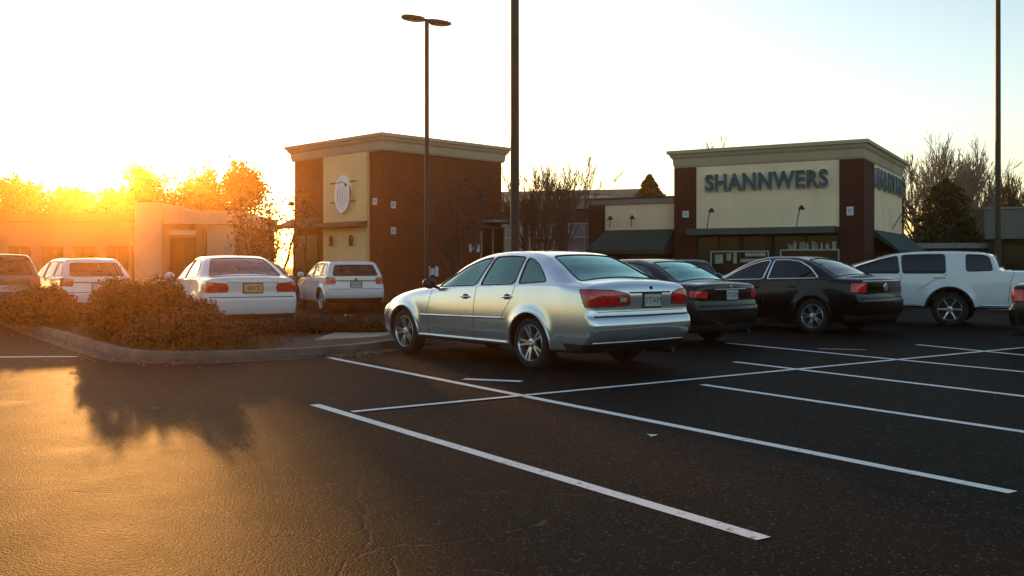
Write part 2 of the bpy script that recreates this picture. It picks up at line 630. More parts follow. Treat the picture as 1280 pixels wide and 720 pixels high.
def build_car(name, P, label, cat, loc, heading, group=None):
    """P: shape and finish; heading: plan direction (x, y) the nose points to"""
    B = Body(P)
    h = P['h']
    V, Fc = B.surface(h)
    # ---- regions cut from the skin: name, distance field, facing test, material, label, offset
    regs = []
    for nm, poly, m in P['side_glass']:
        d2 = poly_sdf(round_poly(poly, .05))
        for s in (1, -1):
            regs.append((nm, (lambda x, y, z, d2=d2: d2(x, z)), (lambda N, C, s=s: (N[:, 1] * s > .3) & (C[:, 1] * s > .2)), m, None, -.004))
    if P.get('rear_glass'):
        d2 = poly_sdf(round_poly(P['rear_glass'], .06))
        if P.get('rear_glass_mode', 'top') == 'top':
            # polygon in (arc-like depth x, |y|)
            regs.append(('rear_window', (lambda x, y, z, d2=d2: d2(x + 0 * y, np.abs(y))), (lambda N, C: (N[:, 2] > .25) & (C[:, 2] > P['belt_min'])), P['glass_r'], None, -.004))
        else:
            regs.append(('rear_window', (lambda x, y, z, d2=d2: d2(np.abs(y), z)), (lambda N, C: (N[:, 0] < -.3) & (np.abs(N[:, 1]) < .75)), P['glass_r'], None, -.004))
    if P.get('windscreen'):
        d2 = poly_sdf(round_poly(P['windscreen'], .06))
        regs.append(('windscreen', (lambda x, y, z, d2=d2: d2(x + P['cf'] * y * y, np.abs(y))), (lambda N, C: (N[:, 2] > .2) & (N[:, 0] > .2)), P['glass_r'], None, -.004))
    if not any(q[0] == 'rear_valance' for q in P['tail']):
        P['tail'] = P['tail'] + [('rear_valance', [(-.2, .1), (1.2, .1), (1.2, P['zb'] + .13), (-.2, P['zb'] + .13)], P['x0'] + .42, CM['dark'], 0, (1, -1))]
    for nm, poly, xcut, m, off, sides in P['tail']:
        d2 = poly_sdf(poly)
        for s in sides:
            regs.append((nm, (lambda x, y, z, d2=d2, xcut=xcut: np.maximum(d2(np.abs(y), z), (x - xcut - (z - P.get('tail_z', z)) * .55) * .9)), (lambda N, C, s=s, xcut=xcut: (C[:, 1] * s > 0) & (C[:, 0] < xcut + .05)), m, None, off))
    if P.get('head'):
        d2 = poly_sdf(P['head'])
        for s in (1, -1):
            regs.append(('headlight', (lambda x, y, z, d2=d2: np.maximum(d2(np.abs(y), z), P['head_x'] - x)), (lambda N, C, s=s: (C[:, 1] * s > 0) & (C[:, 0] > P['head_x'] - .05)), CM['clear'], None, .004))
    # ---- wheel arches
    arches = []
    for ax in (P['wb'] / 2, -P['wb'] / 2):
        arches.append(lambda x, y, z, ax=ax: np.sqrt((x - ax) ** 2 + (z - P['rw']) ** 2) - P['ra'])
    def snap(V, dist, sel):
        d = dist(V[:, 0], V[:, 1], V[:, 2])
        m = (np.abs(d) < h * .62) & sel(V)
        if not m.any(): return V
        v = V[m]
        for _ in range(3):
            e = 1e-3
            dd = dist(v[:, 0], v[:, 1], v[:, 2])
            g = np.stack([dist(v[:, 0] + e, v[:, 1], v[:, 2]) - dist(v[:, 0] - e, v[:, 1], v[:, 2]),
                          dist(v[:, 0], v[:, 1] + e, v[:, 2]) - dist(v[:, 0], v[:, 1] - e, v[:, 2]),
                          dist(v[:, 0], v[:, 1], v[:, 2] + e) - dist(v[:, 0], v[:, 1], v[:, 2] - e)], 1) / (2 * e)
            n = B.grad(v); n /= np.maximum(np.linalg.norm(n, axis=1, keepdims=True), 1e-6)
            g = g - n * (g * n).sum(1, keepdims=True)
            g2 = np.maximum((g * g).sum(1), .2)
            v = v - g * (dd / g2)[:, None] * .9
            v = B.settle(v, 1)
        mv = np.linalg.norm(v - V[m], axis=1) < h * 1.1
        V2 = V.copy(); ii = np.nonzero(m)[0][mv]; V2[ii] = v[mv]
        return V2
    yin = P['W'] - .36
    for d in arches:
        V = snap(V, d, lambda v: np.abs(v[:, 1]) > yin)
    N0 = B.grad(V); N0 /= np.maximum(np.linalg.norm(N0, axis=1, keepdims=True), 1e-6)
    for (nm, d, face, m, lb, off) in regs:
        V = snap(V, d, lambda v: face(N0, v))
    N = B.grad(V); N /= np.maximum(np.linalg.norm(N, axis=1, keepdims=True), 1e-6)
    C = V[Fc].mean(1); NC = N[Fc].mean(1)
    owner = np.zeros(len(Fc), int)
    for d in arches:
        owner[(d(C[:, 0], C[:, 1], C[:, 2]) < 0) & (np.abs(C[:, 1]) > yin)] = -1
    # lower skirt
    for i, (nm, d, face, m, lb, off) in enumerate(regs):
        owner[(d(C[:, 0], C[:, 1], C[:, 2]) < 0) & face(NC, C) & (owner == 0)] = i + 1
    under = (owner == 0) & (C[:, 2] < P['zb'] + .03) & (NC[:, 2] < -.5)
    owner[under] = -2
    root = empty(name, (loc[0], loc[1], 0), math.atan2(heading[1], heading[0]), label, cat, group)
    body = obj('body', submesh('body', V, N, Fc[owner == 0]), P['paint'], root)
    obj('underbody', submesh('underbody', V, N, Fc[owner == -2]), CM['under'], root)
    parts = {}
    for i, (nm, d, face, m, lb, off) in enumerate(regs):
        fs = Fc[owner == i + 1]
        if len(fs):
            o = obj(nm, submesh(nm, V, N, fs, off), m, root)
            parts.setdefault(nm, []).append(o)
            if nm in ('tail_light', 'headlight', 'reverse_light'):
                lp = rim_loops(V, fs)
                if lp:
                    b = MB()
                    for q in lp: b.tube([tuple(V[i] + N[i] * .002) for i in q], .007 if nm == 'tail_light' else .005, 5, cap=False)
                    b.build('lamp_seal', CM['dark'], o, smooth=True)
    # cabin lining just inside the skin
    lin = (owner == 0) & (C[:, 2] > .55) & (C[:, 0] < P['cabin'][1]) & (C[:, 0] > P['cabin'][0])
    obj('cabin_lining', submesh('cabin_lining', V, N, Fc[lin], -.035, True), CM['dark'], root)
    # ---- cabin floor and seats
    b = MB(); b.box(P['cabin'][0] + .1, P['cabin'][1] + .2, -P['W'] + .13, P['W'] - .13, .50, .53)
    b.build('cabin_floor', CM['dark'], root)
    zs = P.get('seat_z', .50)
    for sx, sy, sw in P['seats']:
        seat_mesh(sx, sy, zs, sw).build('seat', CM['seat'], root, bevel=.02)
    # dashboard and steering wheel
    dx = P['cabin'][1] - .05
    b = MB(); b.prism([(dx + .30, .55), (dx - .12, .55), (dx - .15, .80), (dx, P.get('dash', .93)), (dx + .30, P.get('dash', .93) - .02)], 'y', -P['W'] + .16, P['W'] - .16)
    b.build('dashboard', CM['dark'], root)
    b = MB()
    ring = [(dx - .25 + .06 * math.sin(a), .36 + .18 * math.cos(a), .87 + .17 * math.sin(a)) for a in np.linspace(0, 2 * math.pi, 21)]
    b.tube(ring, .014, 6); b.tube([(dx - .25, .36, .87), (dx + .02, .36, .80)], .03, 8)
    b.build('steering_wheel', CM['dark'], root)
    # ---- window surrounds
    for nm, poly, m in P['side_glass']:
        pr = resample(round_poly(poly, .05), .035)
        xs = np.array([p[0] for p in pr]); zz = np.array([p[1] for p in pr])
        yy = B.side_y(xs, zz)
        for s in (1, -1):
            ribbon_tube([(x, s * (y + .001), z) for x, y, z in zip(xs, yy, zz)], P.get('trim_r', .009)).build('window_trim', P['trim'], root, smooth=True)
    if P.get('rear_glass'):
        if P.get('rear_glass_mode', 'top') == 'top':
            half = [(a, b_) for a, b_ in P['rear_glass'] if b_ > .01]
            loop = resample(round_poly(half + [(a, -b_) for a, b_ in half[::-1]], .06), .04)
            xs = np.array([p[0] for p in loop]); ys = np.array([p[1] for p in loop])
            zz = B.top_z(xs, ys)
        else:
            half = [(a, b_) for a, b_ in P['rear_glass'] if a > .01]
            loop = resample(round_poly(half + [(-a, b_) for a, b_ in half[::-1]], .06), .04)
            ys = np.array([p[0] for p in loop]); zz = np.array([p[1] for p in loop])
            xs = B.rear_x(ys, zz)
        ribbon_tube([(x, y, z + .001) for x, y, z in zip(xs, ys, zz)], .009).build('rear_window_seal', CM['dark'], root, smooth=True)
    # ---- door seams, drawn as fine dark gaps; one mesh per flank
    for s in (1, -1):
        b = MB()
        for line in P['seams']:
            pr = resample(line, .04, closed=False)
            xs = np.array([p[0] for p in pr]); zz = np.array([p[1] for p in pr])
            yy = B.side_y(xs, zz)
            b.tube([(x, s * (y - .001), z) for x, y, z in zip(xs, yy, zz)], .0045, 5)
        b.build('door_seam', CM['under'], root)
    # ---- wheel arch lips and wells, wheels
    tyre, rim, disc = wheel_meshes(P['rw'], P.get('tw', .225), P.get('spokes', 10), P['rim'], P.get('wheel_style', 'pair'))
    for ax in (P['wb'] / 2, -P['wb'] / 2):
        for s in (1, -1):
            a0 = math.asin(max(-1, (P['zb'] + .01 - P['rw']) / P['ra']))
            an = np.linspace(a0, math.pi - a0, 40)
            xs = ax + P['ra'] * np.cos(an); zz = P['rw'] + P['ra'] * np.sin(an)
            yy = B.side_y(xs, zz)
            ok = yy > P['W'] * .6
            pts = [(x, s * y, z) for x, y, z, k in zip(xs, yy, zz, ok) if k]
            b = MB().tube(pts, P.get('lip', .012), 6)
            b.build('wheel_arch', P.get('lip_mat', P['paint']), root, smooth=True)
            # well: a curved liner closed on its inner side
            w = MB()
            VV = []
            for x, y, z in zip(xs, yy, zz):
                y = max(y, P['W'] * .8)
                VV += [(x, s * (y - .006), z), (x, s * (yin - .02), z)]
            VV += [(ax, s * (yin - .02), P['rw'])]
            n = len(an)
            FF = [(2 * i, 2 * i + 1, 2 * i + 3, 2 * i + 2) for i in range(n - 1)] + [(2 * i + 1, 2 * n, 2 * i + 3) for i in range(n - 1)]
            w.add(VV, FF).build('wheel_well', CM['under'], root)
            yc = P['W'] - P.get('tw', .225) / 2 - P.get('wheel_in', .015)
            wo = place_mesh('wheel', disc, root, (ax, s * yc, P['rw']), 0 if s > 0 else math.pi)
            place_mesh('tyre', tyre, wo); place_mesh('rim', rim, wo)
    # ---- mirrors, handles
    mx, mz = P['mirror']
    my = float(B.side_y(np.array([mx]), np.array([mz]))[0])
    for s in (1, -1):
        m = MB()
        prof = [(0, .02), (.01, .06), (.05, .082), (.10, .075), (.14, .045), (.15, .004)]
        m.lathe([(t, r) for t, r in prof], 'x', seg=14)
        me = m.mesh('mirror', True)
        for v in me.vertices:
            v.co.y *= 1.35
        o = obj('mirror', me, P.get('mirror_mat', P['paint']), root, (mx - .02, s * (my + .12), mz + .08))
        st = MB().tube([(0.02, -s * .14, -.07), (.05, -s * .02, -.03)], .022, 8)
        st.build('mirror_arm', CM['dark'], o)
    for hx, hz in P['handles']:
        hy = float(B.side_y(np.array([hx]), np.array([hz]))[0])
        for s in (1, -1):
            b = MB().tube([(hx + .10, s * (hy - .004), hz), (hx + .07, s * (hy + .028), hz + .004), (hx - .07, s * (hy + .028), hz + .004), (hx - .10, s * (hy - .004), hz)], .014, 8)
            b.build('door_handle', P.get('handle_mat', P['paint']), root, smooth=True)
            if P.get('handle_cup', True):
                cup = MB()
                cup.lathe([(0, .001), (0, .055), (-.012, .06)], 'y', seg=18)
                me = cup.mesh('cup')
                for v in me.vertices: v.co.x *= 1.3; v.co.y *= s; v.co.z *= .75
                obj('handle_recess', me, CM['dark'], root, (hx, s * (hy + .003), hz))
    # ---- licence plate in its dark frame
    if P.get('plate'):
        pz, pm, pw = P['plate']
        px_ = float(min(B.rear_x(np.array([0., 0., .1, -.1]), np.array([pz + .07, pz - .07, pz, pz]))))
        fr = MB().box(-.012, .02, -pw / 2 - .018, pw / 2 + .018, -.095, .095).build('plate_frame', CM['dark'], root, loc=(px_ - .004, P.get('plate_y', 0), pz), bevel=.006)
        pp = MB().box(-.004, .004, -pw / 2, pw / 2, -.077, .077).build('license_plate', CM[pm], fr, loc=(-.013, 0, 0))
        text_mesh('plate_lettering', P.get('plate_text', '7TAM'), .12, CM['ink'], fr, (-.0185, 0, -.005), (R(90), 0, R(-90)), .001)
    # ---- strips laid on the tail: (y0, y1, z0, z1, material, name)
    for (nm, y0, y1, z, r, m) in P.get('rear_bars', []):
        ys = np.linspace(y0, y1, 25); zz = np.full(25, z)
        xs = B.rear_x(ys, zz)
        MB().tube([(x - .003, y, z_) for x, y, z_ in zip(xs, ys, zz)], r, 6).build(nm, m, root, smooth=True)
    for (nm, line, r, m) in P.get('side_bars', []):
        pr = resample(line, .05, closed=False)
        xs = np.array([p[0] for p in pr]); zz = np.array([p[1] for p in pr])
        yy = B.side_y(xs, zz)
        for s in (1, -1):
            MB().tube([(x, s * (y + r * .25), z) for x, y, z in zip(xs, yy, zz)], r, 8).build(nm, m, root, smooth=True)
    if P.get('badge'):
        bz, br = P['badge']
        by = P.get('plate_y', 0); bx = float(B.rear_x(np.array([by]), np.array([bz]))[0])
        MB().lathe([(-.008, .001), (-.008, br * .8), (-.003, br), (.004, br)], 'x', seg=20).build('rear_badge', P.get('badge_mat', CM['dark']), root, loc=(bx, by, bz), smooth=False)
    if P.get('wiper'):
        ys = np.linspace(.02, -.42, 9); zz = np.linspace(P['wiper'][0], P['wiper'][1], 9)
        xs = B.rear_x(ys, zz)
        MB().tube([(x - .014, y, z) for x, y, z in zip(xs, ys, zz)], .010, 6).build('rear_wiper', CM['dark'], root)
    # exhaust pipe
    MB().tube([(P['x0'] + .05, -P['W'] * .55, P['zb'] + .0), (P['x0'] + .5, -P['W'] * .55, P['zb'] - .02)], .035, 10).build('exhaust_pipe', CM['dark'], root)
    return root, B
# ---------------------------------------------------------------- the cars' shapes
def silver_params():
    P = dict(wb=2.95, rw=.335, ra=.405, rim=.235, W=.95, H=1.56, x0=-2.70, x1=2.45, zb=.25, h=.018)
    P['top'] = [(2.7, .62), (2.45, .78), (2.25, .88), (1.9, .975), (1.45, 1.045), (1.1, 1.085), (.85, 1.18), (.45, 1.375), (.1, 1.475), (-.3, 1.528), (-.8, 1.548),
                (-1.2, 1.532), (-1.5, 1.485), (-1.8, 1.375), (-2.1, 1.235), (-2.27, 1.178), (-2.5, 1.15), (-2.66, 1.12), (-2.9, 1.04)]
    P['plan'] = [(-2.75, .90), (-2.5, .935), (-2.0, .95), (-1.4, .95), (0, .95), (1.3, .945), (1.9, .915), (2.3, .84), (2.5, .76)]
    P['belt'] = [(-2.8, 1.07), (-1.8, 1.085), (.66, 1.0), (1.5, .93), (2.5, .76)]
    P['belt_min'] = 1.0
    P['rear'] = [(-2.38, .20), (-2.54, .34), (-2.665, .48), (-2.70, .60), (-2.68, .675), (-2.635, .725), (-2.622, .80), (-2.63, .95), (-2.61, 1.07), (-2.56, 1.15), (-2.3, 1.35)]
    P['front'] = [(2.25, .18), (2.40, .38), (2.45, .55), (2.43, .72), (2.3, .90)]
    P.update(lean=.42, curv=.32, shoulder=.022, xmid=-.3, cf=.55, cr=.13, kf=.28, kr=.060, crown=.05, k_roof=.12, k_rear=.09, barrel=.035, tuck=.05, flare=.02)
    tg = CM['glass_teal']
    P['side_glass'] = [('front_door_window', [(.66, 1.03), (.38, 1.19), (.08, 1.335), (-.2, 1.425), (-.43, 1.455), (-.28, 1.065)], tg),
                       ('rear_door_window', [(-.387, 1.07), (-.48, 1.458), (-.8, 1.472), (-1.13, 1.455), (-1.11, 1.095)], tg),
                       ('quarter_window', [(-1.2, 1.10), (-1.19, 1.445), (-1.32, 1.42), (-1.47, 1.355), (-1.63, 1.24), (-1.736, 1.135)], tg)]
    P['rear_glass'] = [(-1.50, -.2), (-1.50, .53), (-2.22, .72), (-2.22, -.2)]
    P['windscreen'] = [(.98, -.2), (.98, .70), (.25, .58), (.25, -.2)]
    P['glass_r'] = tg
    P['tail_z'] = .95
    P['tail'] = [('rear_valance', [(-.2, .1), (1.2, .1), (1.2, .372), (-.2, .372)], -1.78, CM['dark'], 0, (1, -1)),
                 ('reverse_light', [(.32, .885), (.315, .945), (.44, .965), (.44, .885)], -2.44, CM['clear'], .006, (1,)),
                 ('tail_light', [(.27, .85), (.255, .90), (.285, .985), (.55, 1.035), (1.2, 1.055), (1.2, .835), (.6, .835)], -2.44, CM['red'], .006, (1,)),
                 ('tail_light', [(.54, .85), (.52, .90), (.55, .99), (.7, 1.03), (1.2, 1.055), (1.2, .835)], -2.44, CM['red'], .006, (-1,)),
                 ]
    P['head'] = [(.42, .62), (.45, .75), (.7, .82), (1.2, .86), (1.2, .66)]
    P['head_x'] = 1.95
    P['cabin'] = (-2.0, 1.05)
    P['seats'] = [(-.15, .38, .52), (-.15, -.38, .52), (-1.15, .38, .6), (-1.15, -.38, .6)]
    P['trim'] = CM['dark']; P['paint'] = paint('silver_paint', (.76, .79, .82), .8, .21)
    P['seams'] = [[(.80, .30), (.83, .70), (.74, 1.0)], [(-.30, .30), (-.30, .8), (-.33, 1.05)], [(-.92, .66), (-1.0, .78), (-1.10, .9), (-1.16, 1.08)],
                  [(.80, .30), (-.98, .30)], [(2.02, .90), (1.4, .985), (.85, 1.02)]]
    P['mirror'] = (.62, 1.0); P['mirror_mat'] = CM['dark']
    P['handles'] = [(-.10, .90), (-1.02, .92)]
    P['plate'] = (.90, 'plate', .31); P['plate_y'] = -.14; P['badge'] = (1.055, .028)
    P['rear_bars'] = [('bumper_seam', -.86, .86, .712, .011, CM['dark']), ('trunk_garnish', -.50, .26, 1.0, .010, CM['dark']),
                      ('trunk_seam', -.80, .80, .77, .004, CM['under']), ('bumper_lip', -.84, .84, .385, .008, CM['chrome'])]
    P['side_bars'] = [('side_moulding', [(1.0, .61), (-.96, .64)], .017, CM['chrome']), ('sill_strip', [(1.03, .315), (-1.04, .315)], .022, P['paint'])]
    P['lip'] = .015
    return P

def sedan_params(paint_m, glass, trim, lamps, scale_z=1.0):
    P = dict(wb=2.8, rw=.325, ra=.39, rim=.22, W=.905, H=1.50, x0=-2.45, x1=2.35, zb=.23, h=.024)
    P['top'] = [(2.6, .62), (2.4, .74), (2.15, .86), (1.8, .935), (1.3, 1.0), (1.05, 1.03), (.8, 1.13), (.4, 1.315), (.05, 1.41), (-.35, 1.455), (-.8, 1.455),
                (-1.15, 1.40), (-1.5, 1.265), (-1.8, 1.125), (-1.95, 1.08), (-2.2, 1.065), (-2.42, 1.045), (-2.7, .98)]
    P['plan'] = [(-2.55, .80), (-2.3, .85), (-1.8, .895), (-1.2, .905), (0, .905), (1.2, .90), (1.8, .87), (2.2, .80), (2.4, .73)]
    P['belt'] = [(-2.6, .98), (-1.7, 1.01), (.66, .95), (1.5, .88), (2.5, .74)]
    P['belt_min'] = .95
    P['rear'] = [(-2.26, .18), (-2.40, .34), (-2.45, .50), (-2.455, .62), (-2.42, .68), (-2.40, .76), (-2.41, .90), (-2.41, 1.0), (-2.36, 1.07), (-2.1, 1.3)]
    P['front'] = [(2.15, .16), (2.30, .36), (2.35, .52), (2.33, .70), (2.2, .88)]
    P.update(lean=.42, curv=.30, shoulder=.02, xmid=-.2, cf=.5, cr=.14, kf=.28, kr=.11, crown=.05, k_roof=.11, k_rear=.08, barrel=.035, tuck=.05, flare=.016)
    P['side_glass'] = [('front_door_window', [(.62, .98), (.35, 1.14), (.05, 1.275), (-.2, 1.35), (-.40, 1.375), (-.32, 1.005)], glass),
                       ('rear_door_window', [(-.42, 1.01), (-.47, 1.378), (-.8, 1.38), (-1.05, 1.345), (-1.3, 1.23), (-1.5, 1.06), (-1.45, 1.035)], glass)]
    P['rear_glass'] = [(-1.12, -.2), (-1.12, .50), (-1.84, .68), (-1.84, -.2)]
    P['windscreen'] = [(.95, -.2), (.95, .68), (.18, .56), (.18, -.2)]
    P['glass_r'] = glass
    P['tail'] = [('tail_light', [(.46, .77), (.44, .84), (.47, .92), (.8, .955), (1.2, .965), (1.2, .79), (.8, .765)], -2.16, lamps, .006, (1, -1))]
    P['head'] = [(.42, .58), (.45, .71), (.7, .78), (1.2, .82), (1.2, .62)]
    P['head_x'] = 1.9
    P['cabin'] = (-1.7, 1.0)
    P['seats'] = [(-.10, .36, .5), (-.10, -.36, .5), (-1.0, .36, .58), (-1.0, -.36, .58)]
    P['seat_z'] = .45
    P['trim'] = trim; P['paint'] = paint_m
    P['seams'] = [[(.80, .28), (.82, .66), (.74, .95)], [(-.36, .28), (-.36, .98)], [(-.88, .62), (-1.02, .8), (-1.16, 1.0)], [(.80, .28), (-.94, .28)]]
    P['mirror'] = (.60, .96)
    P['handles'] = [(-.18, .85), (-.98, .87)]; P['handle_cup'] = False
    P['plate'] = (.85, 'plate', .31); P['badge'] = (.985, .03); P['badge_mat'] = CM['chrome']
    P['rear_bars'] = [('bumper_seam', -.78, .78, .675, .008, CM['dark']), ('trunk_garnish', -.42, .42, .945, .010, CM['chrome'])]
    P['side_bars'] = []
    return P

def wagon_params(paint_m, glass, trim, H=1.47, length_rear=1.95, rake=.25, lean=.30):
    """tall five-door body; H roof height"""
    q = H - 1.47
    xr = -length_rear
    P = dict(wb=2.6, rw=.335, ra=.40, rim=.215, W=.89, H=H + .06, x0=xr - .05, x1=2.1, zb=.28, h=.024)
    P['top'] = [(2.4, .70), (2.15, .82), (1.9, .93), (1.5, 1.0), (1.15, 1.04), (.9, 1.10 + q * .3), (.5, 1.30 + q * .7), (.2, 1.40 + q), (-.2, 1.455 + q), (-.8, 1.475 + q),
                (-1.3, 1.465 + q), (xr + .25, 1.44 + q), (xr + .10, 1.40 + q), (xr - .1, 1.32 + q)]
    P['plan'] = [(xr - .1, .83), (xr + .3, .87), (-1.0, .89), (0, .89), (1.0, .885), (1.6, .85), (2.0, .78), (2.2, .70)]
    P['belt'] = [(xr - .1, 1.0 + q * .4), (-1.0, 1.0 + q * .4), (.66, .95 + q * .4), (1.5, .88), (2.5, .76)]
    P['belt_min'] = .9
    zb_ = 1.0 + q * .4
    P['rear'] = [(xr + .16, .22), (xr + .02, .38), (xr - .04, .52), (xr - .045, .62), (xr + .0, .68), (xr + .02, .8), (xr + .03, zb_), (xr + .03 + rake * .5, zb_ + .2), (xr + .04 + rake, zb_ + .40), (xr + .06 + rake * 1.3, H + .05)]
    P['front'] = [(1.9, .2), (2.04, .38), (2.1, .55), (2.08, .75), (1.95, .92)]
    P.update(lean=lean, curv=.18, shoulder=.02, xmid=-.2, cf=.45, cr=.03, kf=.28, kr=.11, crown=.05, k_roof=.09, k_rear=.09, k_front=.2, barrel=.03, tuck=.05, flare=.022)
    zt = 1.385 + q
    P['side_glass'] = [('front_door_window', [(.72, .985 + q * .4), (.45, 1.16 + q * .7), (.15, 1.31 + q), (-.1, zt - .01), (-.28, zt), (-.25, 1.0 + q * .4)], glass),
                       ('rear_door_window', [(-.34, 1.0 + q * .4), (-.36, zt), (-.9, zt + .005), (-1.06, zt), (-1.10, 1.03 + q * .4)], glass),
                       ('quarter_window', [(-1.2, 1.035 + q * .4), (-1.17, zt), (xr + .34 + rake * .6, zt - .02), (xr + .26, 1.06 + q * .4)], glass)]
    P['rear_glass'] = [(-.2, 1.04 + q * .5), (.66, 1.04 + q * .5), (.56, 1.345 + q), (-.2, 1.345 + q)]
    P['rear_glass_mode'] = 'rear'
    P['windscreen'] = [(1.05, -.2), (1.05, .66), (.32, .58), (.32, -.2)]
    P['glass_r'] = glass
    P['tail'] = [('tail_light', [(.62, .80 + q * .4), (.58, .86 + q * .4), (.60, .985 + q * .4), (1.2, 1.02 + q * .4), (1.2, .83 + q * .4)], xr + .24, CM['red'], .006, (1, -1))]
    P['wiper'] = (1.06 + q * .5, 1.12 + q * .6)
    P['head'] = [(.42, .66), (.45, .80), (.7, .86), (1.2, .88), (1.2, .68)]
    P['head_x'] = 1.7
    P['cabin'] = (xr + .35, 1.05)
    P['seats'] = [(-.05, .36, .5), (-.05, -.36, .5), (-.95, .36, .58), (-.95, -.36, .58)]
    P['seat_z'] = .52
    P['trim'] = trim; P['paint'] = paint_m
    P['seams'] = [[(.82, .33), (.84, .66), (.76, .97)], [(-.30, .33), (-.30, 1.0)], [(-.84, .64), (-1.0, .82), (-1.14, 1.0)], [(.82, .33), (-.9, .33)]]
    P['mirror'] = (.66, .98 + q * .4)
    P['handles'] = [(-.12, .88), (-.95, .90)]; P['handle_cup'] = False
    P['plate'] = (.80, 'plate', .31); P['badge'] = (.945 + q * .3, .035); P['badge_mat'] = CM['dark']
    P['rear_bars'] = [('bumper_seam', -.78, .78, .665, .009, CM['dark']), ('tailgate_trim', -.56, .56, .90 + q * .3, .012, CM['dark'])]
    P['side_bars'] = []
    P['spokes'] = 5; P['wheel_style'] = 'five'
    return P

def pickup_params(paint_m, glass):
    P = dict(wb=3.2, rw=.335, ra=.43, rim=.222, W=.95, H=1.70, x0=-3.35, x1=2.6, zb=.36, h=.026)
    P['top'] = [(2.9, .85), (2.6, .98), (2.2, 1.06), (1.6, 1.11), (1.0, 1.14), (.75, 1.18), (.3, 1.36), (-.1, 1.50), (-.5, 1.59), (-.9, 1.63), (-1.4, 1.645),
                (-2.0, 1.625), (-2.22, 1.59), (-2.36, 1.53), (-2.44, 1.38), (-2.49, 1.24), (-2.56, 1.205), (-3.0, 1.20), (-3.5, 1.20)]
    P['plan'] = [(-3.4, .92), (-3.0, .94), (-1.4, .95), (0, .95), (1.4, .945), (2.2, .90), (2.7, .80)]
    P['belt'] = [(-3.5, 1.14), (-1.8, 1.13), (.66, 1.07), (1.5, 1.0), (2.7, .90)]
    P['belt_min'] = 1.05
    P['rear'] = [(-3.20, .30), (-3.34, .42), (-3.36, .58), (-3.30, .66), (-3.29, .9), (-3.29, 1.3)]
    P['front'] = [(2.45, .3), (2.56, .5), (2.6, .7), (2.58, .9), (2.5, 1.05)]
    P.update(lean=.24, curv=.15, shoulder=.02, xmid=-.6, cf=.4, cr=.03, kf=.2, kr=.04, crown=.04, k_roof=.06, k_rear=.06, barrel=.02, tuck=.03, flare=.03)
    P['bed'] = (-3.22, -2.66, .74, .75)
    P['side_glass'] = [('front_door_window', [(.45, 1.11), (.1, 1.29), (-.28, 1.43), (-.62, 1.525), (-.68, 1.115)], glass),
                       ('rear_door_window', [(-.74, 1.115), (-.70, 1.535), (-1.1, 1.555), (-1.5, 1.555), (-1.53, 1.12)], glass),
                       ('quarter_window', [(-1.9, 1.16), (-1.88, 1.55), (-2.2, 1.53), (-2.29, 1.48), (-2.36, 1.18)], glass)]
    P['rear_glass'] = [(-.2, 1.26), (.68, 1.26), (.60, 1.52), (-.2, 1.52)]
    P['rear_glass_mode'] = 'rear_cab'
    P['windscreen'] = [(.92, -.2), (.92, .70), (-.1, .62), (-.1, -.2)]
    P['glass_r'] = glass
    P['tail'] = [('tail_light', [(.72, .78), (.72, 1.06), (1.2, 1.06), (1.2, .78)], -3.16, CM['red'], .006, (1, -1))]
    P['head'] = [(.5, .74), (.5, .90), (1.2, .94), (1.2, .76)]
    P['head_x'] = 2.2
    P['cabin'] = (-2.3, .9)
    P['seats'] = [(-.25, .38, .52), (-.25, -.38, .52), (-1.2, .38, .6), (-1.2, -.38, .6)]
    P['seat_z'] = .6; P['dash'] = 1.03
    P['trim'] = CM['dark']; P['paint'] = paint_m
    P['seams'] = [[(.78, .42), (.80, .8), (.62, 1.08)], [(-.71, .42), (-.71, 1.11)], [(-1.02, .72), (-1.28, .92), (-1.56, 1.1)], [(.78, .42), (-1.0, .42)], [(-2.72, 1.14), (-2.66, .9), (-2.62, .45)]]
    P['mirror'] = (.45, 1.09)
    P['handles'] = [(-.52, 1.0), (-1.42, 1.02)]; P['handle_cup'] = False
    P['rear_bars'] = [('rear_bumper', -.88, .88, .52, .05, CM['chrome'])]
    P['side_bars'] = [('sill_strip', [(-2.15, .42), (-3.1, .42)], .018, CM['chrome'])]
    P['spokes'] = 6; P['wheel_style'] = 'six'; P['tw'] = .25
    P['lip_mat'] = CM['dark']; P['lip'] = .022
    # the roof is low for its length: everything above the sills is pressed down a little
    q = lambda z: z if z < .6 else .6 + (z - .6) * .85
    for k in ('top', 'belt', 'rear', 'front'):
        P[k] = [(a, q(b)) for a, b in P[k]]
    P['side_glass'] = [(n, [(a, q(b)) for a, b in pl], m) for n, pl, m in P['side_glass']]
    P['rear_glass'] = [(a, q(b)) for a, b in P['rear_glass']]
    P['seams'] = [[(a, q(b)) for a, b in ln] for ln in P['seams']]
    P['handles'] = [(a, q(b)) for a, b in P['handles']]; P['mirror'] = (P['mirror'][0], q(P['mirror'][1]))
    P['H'] = q(P['H']); P['belt_min'] = q(P['belt_min']); P['seat_z'] = .5; P['dash'] = .93
    P['tail'] = [(n, [(a, q(b)) for a, b in pl], x, m, o, s) for n, pl, x, m, o, s in P['tail']]
    P['bed'] = P['bed'][:3] + (.70,)
    return P
